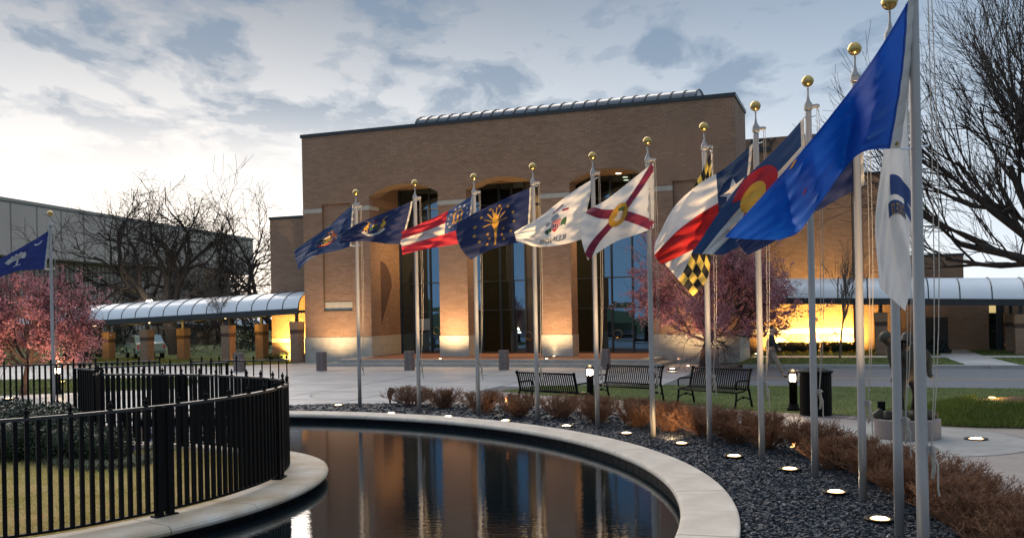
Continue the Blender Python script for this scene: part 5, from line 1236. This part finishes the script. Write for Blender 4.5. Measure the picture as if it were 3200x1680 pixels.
# stone bollards
def bollard(label, p):
    t = thing('stone_bollard', label, 'bollard', (p[0], p[1], 0), RZ, 'stone bollards along the plaza'); w = .175
    MB().box(-w + .02, w - .02, -w + .02, w - .02, 0, .8).build('core', 'joint', t)
    for (z0, z1) in ((.0, .27), (.285, .48), (.495, .68), (.695, .84)):
        for sx in (-1, 1):
            for sy in (-1, 1):
                m_ = MB().box(.007 if sx > 0 else -w, w if sx > 0 else -.007, .007 if sy > 0 else -w, w if sy > 0 else -.007, z0, z1).mesh('stone', fix=True); obj('stone', bevel(m_, .01, 1), 'granite_dark', t)
for k, (u, v) in enumerate(((747, 1160), (1005, 1158), (1280, 1156), (1575, 1155), (1892, 1153), (2232, 1151))):
    bollard('square stone bollard ' + ('at the far left end of the row, behind the low railing', 'in front of the left blind panel of the hall', 'in front of the left arch', 'in front of the middle arch', 'in front of the right arch, above the middle bench', 'beside the cherry tree trunk')[k], G(u, v))
# black floodlight on a stake
p = G(1219, 1268); t = thing('floodlight', 'small black floodlight on a stake left of the first bush', 'lamp', (p[0], p[1], .03)); k_ = MB()
k_.tube([(0, 0, 0), (0, 0, .16)], .025, 8).build('stake', 'blackmetal', t); MB().tube([(0, 0, .16), (0, .0, .2), (0, -.02, .25)], [.05, .06, .05], 8).build('bracket', 'blackmetal', t, True)
MB().tube([(-.03, .03, .25), (.02, -.02, .34), (.07, -.05, .42)], [.055, .08, .1], 12).build('head', 'blackmetal', t, True)
# in-ground uplights
RIMM = MB().lathe([(.115, .0), (.118, .05), (.2, .062), (.2, .05), (.17, .02), (.15, -.02)], 28, cap=False).mesh('rim', True, True); LENSM = MB().lathe([(.001, .068), (.05, .066), (.095, .06)], 28, cap=False).mesh('lens', True, True); EDGEM = MB().lathe([(.095, .06), (.125, .05)], 28, cap=False).mesh('lens_edge', True, True)
def uplight(label, p, lit, tgt, e, z=.045, size=48, s=1.0, col=WARM):
    t = thing('ground_uplight', label, 'lamp', (p[0], p[1], z), 0, 'in-ground uplights'); a = obj('rim', RIMM, 'bronze' if lit else 'aluminium', t); b = obj('lens', LENSM, 'lens_warm' if lit else 'lens_off', t)
    c_ = obj('lens_edge', EDGEM, 'lens_edge' if lit else 'lens_off', t); a.scale = b.scale = c_.scale = (s, s, s)
    if lit:
        o = lamp('uplight_lamp', 'SPOT', (0, 0, .1), e, col, t, None, size, 1.0, .08); o.rotation_euler = (Vector(tgt) - Vector((p[0], p[1], z + .1))).to_track_quat('-Z', 'Y').to_euler()
def pt(i, z, off=-.5): return (POLES[i][0] + off, POLES[i][1], z)
UL = [((1057, 1270), 1, 1, 'lit ground lamp by the kerb left of the first flagpole'), ((1222, 1296), 1, 1, 'lit ground lamp just behind the coping, left of the second flagpole'), ((1400, 1306), 1, 2, 'lit ground lamp behind the coping left of the third flagpole'), ((1580, 1319), 1, 3, 'lit ground lamp behind the coping left of the torch flagpole'),
      ((1770, 1336), 1, 4, 'lit ground lamp between the torch and white shield flagpoles'), ((1958, 1359), 1, 5, 'lit ground lamp between the white shield and saltire flagpoles'), ((2130, 1391), 0, 6, 'unlit ground lamp between the saltire and checked flagpoles'),
      ((2294, 1432), 1, 7, 'lit ground lamp between the checked and lone star flagpoles'), ((2468, 1473), 1, 8, 'lit ground lamp left of the red C flagpole'), ((2612, 1546), 0, 9, 'unlit pale ground lamp between the red C and navy flagpoles'), ((2750, 1632), 1, 10, 'large lit ground lamp nearest the camera')]
for (u, v), lit, pi, lb_ in UL:
    p = G(u, v, .05); uplight(lb_, p, lit, pt(pi, 4.6), 1050, z=.055, s=.78 if pi < 7 else .85)
uplight('lit ground lamp under the large blue flag, beyond the bottom edge', (2.4, 7.6, 0), 1, (2.2, 7.3, 4.3), 420)
uplight('lit ground lamp beside the statue circle', G(3050, 1373), 1, (G(2836, 1365)[0], G(2836, 1365)[1], 1.3), 60, z=-.03)
# lamps hidden in the hedge and under the trees
p = G(2098, 1388); uplight('small hidden lamp lighting the orange bush', p, 1, (*(G(2090, 1356)[:2]), .45), 60, z=.02, size=90, s=.5)
p = G(1560, 1300); uplight('small hidden lamp lighting the bush behind the third flagpole', (p[0], p[1] - .3, 0), 1, (*(G(1508, 1290)[:2]), .45), 5, z=.02, size=90, s=.4)
p = Dp(120, 1225, 30); uplight('warm lamp under the far left cherry tree', (p[0] - .2, p[1] - 1.4, 0), 1, (*Dp(90, 1235, 31)[:2], 3.0), 300, size=110, col=(1, .58, .33))
uplight('warm lamp under the cherry by the hall', (c1[0] - 1.6, c1[1] - 1.4, 0), 1, (c1[0] - .3, c1[1], 3), 320, size=110, col=(1, .6, .35))
uplight('warm lamp at the foot of the bare tree on the mound', (11.6, 20.4, .35), 1, (12.6, 21.6, 3.4), 150, size=80, col=(1, .55, .25))
for u, v, lb_ in ((1731, 1114, 'small lamp in the porch floor by the right pier'), (2163, 1130, 'small lamp in the paving by the right end of the hall'), (2362, 1107, 'small lamp on the verge behind the lone star flagpole')):
    p = G(u, v, .3 if v < 1115 and u < 2000 else .0); uplight(lb_, p, 1, (p[0], p[1] + 1.2, 4), 12, z=p[2] + .0, size=70, s=.6)
for s_, t_, e_, lb_ in ((8.55, -1.7, 760, 'small lamp in the porch floor by the left pier'), (2.1, -1.9, 520, 'small lamp in the paving below the left blind panel'), (13.85, -1.7, 480, 'small lamp in the porch floor by the middle pier'), (20.3, -1.9, 330, 'small lamp below the right blind panel')):
    uplight(lb_, B(s_, t_, 0), 1, B(s_, .15, 3.6), e_, z=.26 if 4 < s_ < 18 else -.03, size=112, s=.6)
# street lamp behind the covered walk
p = Dp(470, 1100, 60); t = thing('street_lamp', 'street lamp with a bright glass head behind the covered walk', 'street lamp', (p[0], p[1], 0))
MB().lathe([(.12, 0), (.09, .3), (.06, .5), (.05, 3.1)], 12).build('pole', 'frame_dark', t, True); MB().lathe([(.06, 3.1), (.2, 3.2), (.24, 3.45), (.17, 3.62), (.05, 3.7)], 16).build('lamp_head', 'lens_street', t, True); MB().lathe([(.17, 3.62), (.12, 3.72), (.02, 3.85), (.001, 3.9)], 12).build('finial', 'frame_dark', t, True)
lamp('street_lamp_bulb', 'POINT', (0, -.4, 3.5), 30, (1, .85, .6), t, rad=.2)
# yellow spot lamp on the mound and in the left lawn
for (x, y, z, lb_) in ((*G(3100, 1258, .3), 'yellow spot lamp glowing in the ground cover of the mound'), (*G(196, 1201, .05), 'yellow spot lamp in the left lawn seen through the railings')):
    t = thing('spot_lamp', lb_, 'lamp', (x, y, z)); MB().lathe([(.06, 0), (.08, .1), (.075, .12)], 10).build('housing', 'frame_dark', t); MB().lathe([(.001, .125), (.07, .122)], 10, cap=False).build('lens', 'lens_yellow', t); lamp('spot_lamp_bulb', 'POINT', (0, -.12, .2), 9, AMBER, t, rad=.06)

# ---- skinned figures
def skin(name, verts, edges, mat, parent=None, sub=2, root=0, loc=None):
    me = bpy.data.meshes.new(name); me.from_pydata([v[:3] for v in verts], edges, []); o = bpy.data.objects.new(name, me); COL.objects.link(o)
    o.modifiers.new('skin', 'SKIN'); o.modifiers.new('sub', 'SUBSURF').levels = sub; o.modifiers['sub'].render_levels = sub
    if not me.skin_vertices:
        bm = bmesh.new(); bm.from_mesh(me); bm.verts.layers.skin.verify(); bm.to_mesh(me); bm.free()
    for i, v in enumerate(verts):
        r = v[3] if len(v) == 4 else v[3:5]; me.skin_vertices[0].data[i].radius = (r, r) if not hasattr(r, '__len__') else r
    me.skin_vertices[0].data[root].use_root = True
    dg = bpy.context.evaluated_depsgraph_get(); dg.update(); m2 = bpy.data.meshes.new_from_object(o.evaluated_get(dg)); bpy.data.objects.remove(o)
    m2.polygons.foreach_set('use_smooth', [True] * len(m2.polygons)); m2.name = name
    return obj(name, m2, mat, parent, loc)
chain = lambda *i: [(i[k], i[k + 1]) for k in range(len(i) - 1)]
# person walking to the right along the road
p = G(2412, 1177); pe = thing('person', 'person in a dark jacket and khaki trousers walking along the road', 'person', (p[0], p[1], .0), R_(-22))
V = [(0, 0, .93, .13), (0, 0, 1.12, .14), (.02, 0, 1.35, .16), (.03, 0, 1.48, .07), (.05, 0, 1.56, .075), (.065, 0, 1.66, .10), (.06, 0, 1.74, .06),
     (-.02, .16, 1.40, .07), (-.16, .22, 1.16, .05), (-.10, .24, .93, .04), (-.07, .24, .84, .045), (.03, -.16, 1.40, .07), (.13, -.23, 1.17, .05), (.28, -.22, 1.0, .04), (.34, -.21, .93, .045),
     (-.02, .09, .88, .10), (-.08, .10, .50, .07), (-.36, .10, .20, .05), (-.42, .1, .10, .045), (-.34, .1, .03, .04), (.03, -.09, .88, .10), (.22, -.1, .50, .07), (.40, -.1, .10, .05), (.43, -.1, .05, .045), (.55, -.1, .04, .035)]
Ed = chain(0, 1, 2, 3, 4, 5, 6) + chain(2, 7, 8, 9, 10) + chain(2, 11, 12, 13, 14) + chain(0, 15, 16, 17, 18, 19) + chain(0, 20, 21, 22, 23, 24)
skin('body', V, Ed, 'skin', pe)
skin('jacket', [(0, 0, .86, .16), (0, 0, 1.12, .17), (.02, 0, 1.36, .185), (.03, 0, 1.5, .09), (-.02, .17, 1.41, .09), (-.16, .23, 1.16, .07), (-.11, .245, .95, .055), (.03, -.17, 1.41, .09), (.13, -.24, 1.17, .07), (.27, -.22, 1.01, .055)], chain(0, 1, 2, 3) + chain(2, 4, 5, 6) + chain(2, 7, 8, 9), 'jacket', pe)
skin('trousers', [(0, 0, .92, .14), (-.02, .09, .86, .115), (-.08, .10, .50, .085), (-.35, .10, .21, .065), (-.41, .1, .12, .06), (.03, -.09, .86, .115), (.22, -.1, .50, .085), (.39, -.1, .13, .07)], chain(0, 1, 2, 3, 4) + chain(0, 5, 6, 7), 'trousers', pe)
for a, b in (((-.44, .1, .07), (-.34, .1, .0)), ((.40, -.1, .04), (.56, -.1, .03))): skin('shoe', [(*a, .05), ((a[0] + b[0]) / 2, a[1], (a[2] + b[2]) / 2, .048), (*b, .035)], chain(0, 1, 2), 'rubber', pe)
skin('hair', [(.03, 0, 1.68, .10), (.045, 0, 1.73, .085), (.04, 0, 1.77, .05)], chain(0, 1, 2), 'hair', pe)
# bronze: one man carrying another across his shoulders
p = G(2836, 1366); st_ = thing('bronze_statue', 'bronze statue of a soldier carrying a comrade, on a round granite base', 'statue', (p[0], p[1], .008))
bm_ = bevel(MB().lathe([(.575, 0), (.575, .35)], 40).mesh('granite_base', fix=True), .012, 2); obj('granite_base', bm_, 'granite', st_)
Z = .42
m1 = [(0.03, 0, Z + .72, .12), (.04, -.01, Z + .92, .125), (.0, -.04, Z + 1.12, .145), (-.02, -.09, Z + 1.22, .06), (-.03, -.13, Z + 1.29, .08), (-.03, -.14, Z + 1.38, .08),
      (-.18, -.06, Z + 1.14, .06), (-.30, -.14, Z + .98, .05), (-.24, -.18, Z + 1.14, .042), (-.22, -.17, Z + 1.2, .045), (.18, -.05, Z + 1.14, .06), (.32, -.12, Z + 1.0, .05), (.28, -.16, Z + 1.17, .042), (.27, -.15, Z + 1.22, .045),
      (-.08, 0, Z + .66, .09), (-.13, -.06, Z + .36, .068), (-.1, .02, Z + .06, .052), (-.11, -.12, Z + .03, .045), (.12, 0, Z + .66, .09), (.16, -.04, Z + .36, .068), (.15, .1, Z + .06, .052), (.16, -.02, Z + .03, .045)]
skin('standing_man', m1, chain(0, 1, 2, 3, 4, 5) + chain(2, 6, 7, 8, 9) + chain(2, 10, 11, 12, 13) + chain(0, 14, 15, 16, 17) + chain(0, 18, 19, 20, 21), 'bronze', st_)
m2_ = [(.10, .05, Z + 1.22, .13), (-.10, .05, Z + 1.28, .13), (-.25, .0, Z + 1.30, .12), (-.34, -.02, Z + 1.33, .06), (-.38, -.04, Z + 1.38, .085), (-.40, -.05, Z + 1.45, .07),
       (-.33, -.07, Z + 1.22, .065), (-.32, -.10, Z + 1.02, .058), (-.275, -.11, Z + .82, .046), (-.27, -.12, Z + .75, .04), (-.31, -.13, Z + .70, .032),
       (.26, .03, Z + 1.2, .10), (.40, -.02, Z + 1.1, .085), (.40, -.04, Z + .84, .06), (.40, -.08, Z + .72, .05), (.43, -.14, Z + .70, .04)]
skin('carried_man', m2_, chain(0, 1, 2, 3, 4, 5) + chain(2, 6, 7, 8, 9, 10) + chain(0, 11, 12, 13, 14, 15), 'bronze_green', st_)
for k in range(4): skin('finger', [(-.285 - .012 * k, -.12, Z + .71, .013), (-.30 - .014 * k, -.14, Z + .665 - .006 * k, .011), (-.305 - .014 * k, -.145, Z + .63 - .004 * k, .009)], chain(0, 1, 2), 'bronze', st_, 1)
MB().lathe([(.155, 0), (.15, .02), (.115, .05), (.105, .1), (.06, .15), (.001, .16)], 18, (-.03, -.14, Z + 1.38)).build('brimmed_helmet', 'bronze', st_, True)
hm = MB().lathe([(.125, 0), (.12, .05), (.09, .11), (.03, .14), (.001, .142)], 16).build('round_helmet', 'bronze_green', st_, True, loc=(-.385, -.045, Z + 1.42)); hm.rotation_euler = (R_(15), R_(-25), 0)
rk = MB(); 
for k in range(16):
    a = rng.uniform(0, 6.28); r = rng.uniform(.1, .46); m_ = MB().box(-.1, .1, -.08, .08, 0, rng.uniform(.08, .2)); o = m_.build('rock', 'bronze_green', st_, loc=(r * math.cos(a), r * math.sin(a), .34)); bevel(o.data, .03, 2); o.rotation_euler = (rng.normal(0, .3), rng.normal(0, .3), a)
MB().box(-.5, -.36, .1, .13, .345, .66).build('plaque', 'blackmetal', st_)
# parked car on the far left
p = Dp(452, 1132, 58); car = thing('parked_car', 'pale blue car parked behind the covered walk columns', 'car', (p[0], p[1], .0), R_(-58))
prof_ = [(-2.1, .35), (-2.15, .62), (-2.05, .80), (-1.0, .93), (-.35, 1.36), (.3, 1.45), (1.1, 1.42), (1.75, 1.0), (2.15, .92), (2.2, .5), (2.1, .33)]
m_ = MB(); n_ = len(prof_); rings = []
for y, k in ((-.84, .93), (-.80, 1.0), (.80, 1.0), (.84, .93)): rings.append([(x * (1 if k == 1 else .985), y * (1 - .14 * max(0, z - .9)), .33 + (z - .33) * (1 if k == 1 else .965)) for x, z in prof_])
for i in range(3): m_.grid([rings[i] + [rings[i][0]], rings[i + 1] + [rings[i + 1][0]]])
m_.add(rings[0], [tuple(range(n_))]); m_.add(rings[3], [tuple(range(n_))[::-1]]); m_.build('body', 'carpaint', car, fix=True)
for y in (-.80, .80):
    s_y = -1 if y < 0 else 1
    for (a, b, c_, d_) in (((-.78, .96), (-.28, 1.32), (.32, 1.39), (.32, .97)), ((.40, .97), (.40, 1.39), (1.0, 1.36), (1.45, 1.0))):
        q = [(x, s_y * (.842 * (1 - .14 * max(0, z - .9)) + .006), z) for x, z in (a, b, c_, d_)]; MB().add(q, [(0, 1, 2, 3)]).build('side_window', 'carglass', car, fix=False)
    for x in (-1.35, 1.35):
        w_ = MB(); w_.tube([(x, s_y * .70, .33), (x, s_y * .86, .33)], .33, 20); wo_ = w_.build('wheel', 'rubber', car); MB().tube([(x, s_y * .85, .33), (x, s_y * .875, .33)], .2, 14).build('rim', 'chrome', wo_)
    MB().box(-2.17, -2.08, y - .12 if y > 0 else y, y if y > 0 else y + .12, .62, .74).build('headlight', 'paper', car); MB().box(2.14, 2.215, y - .1 if y > 0 else y, y if y > 0 else y + .1, .62, .85).build('tail_light', 'red_lens', car)
MB().add([(-.98, -.68, .955), (-.98, .68, .955), (-.40, .6, 1.36), (-.40, -.6, 1.36)], [(0, 1, 2, 3)]).build('windscreen', 'carglass', car, fix=False)
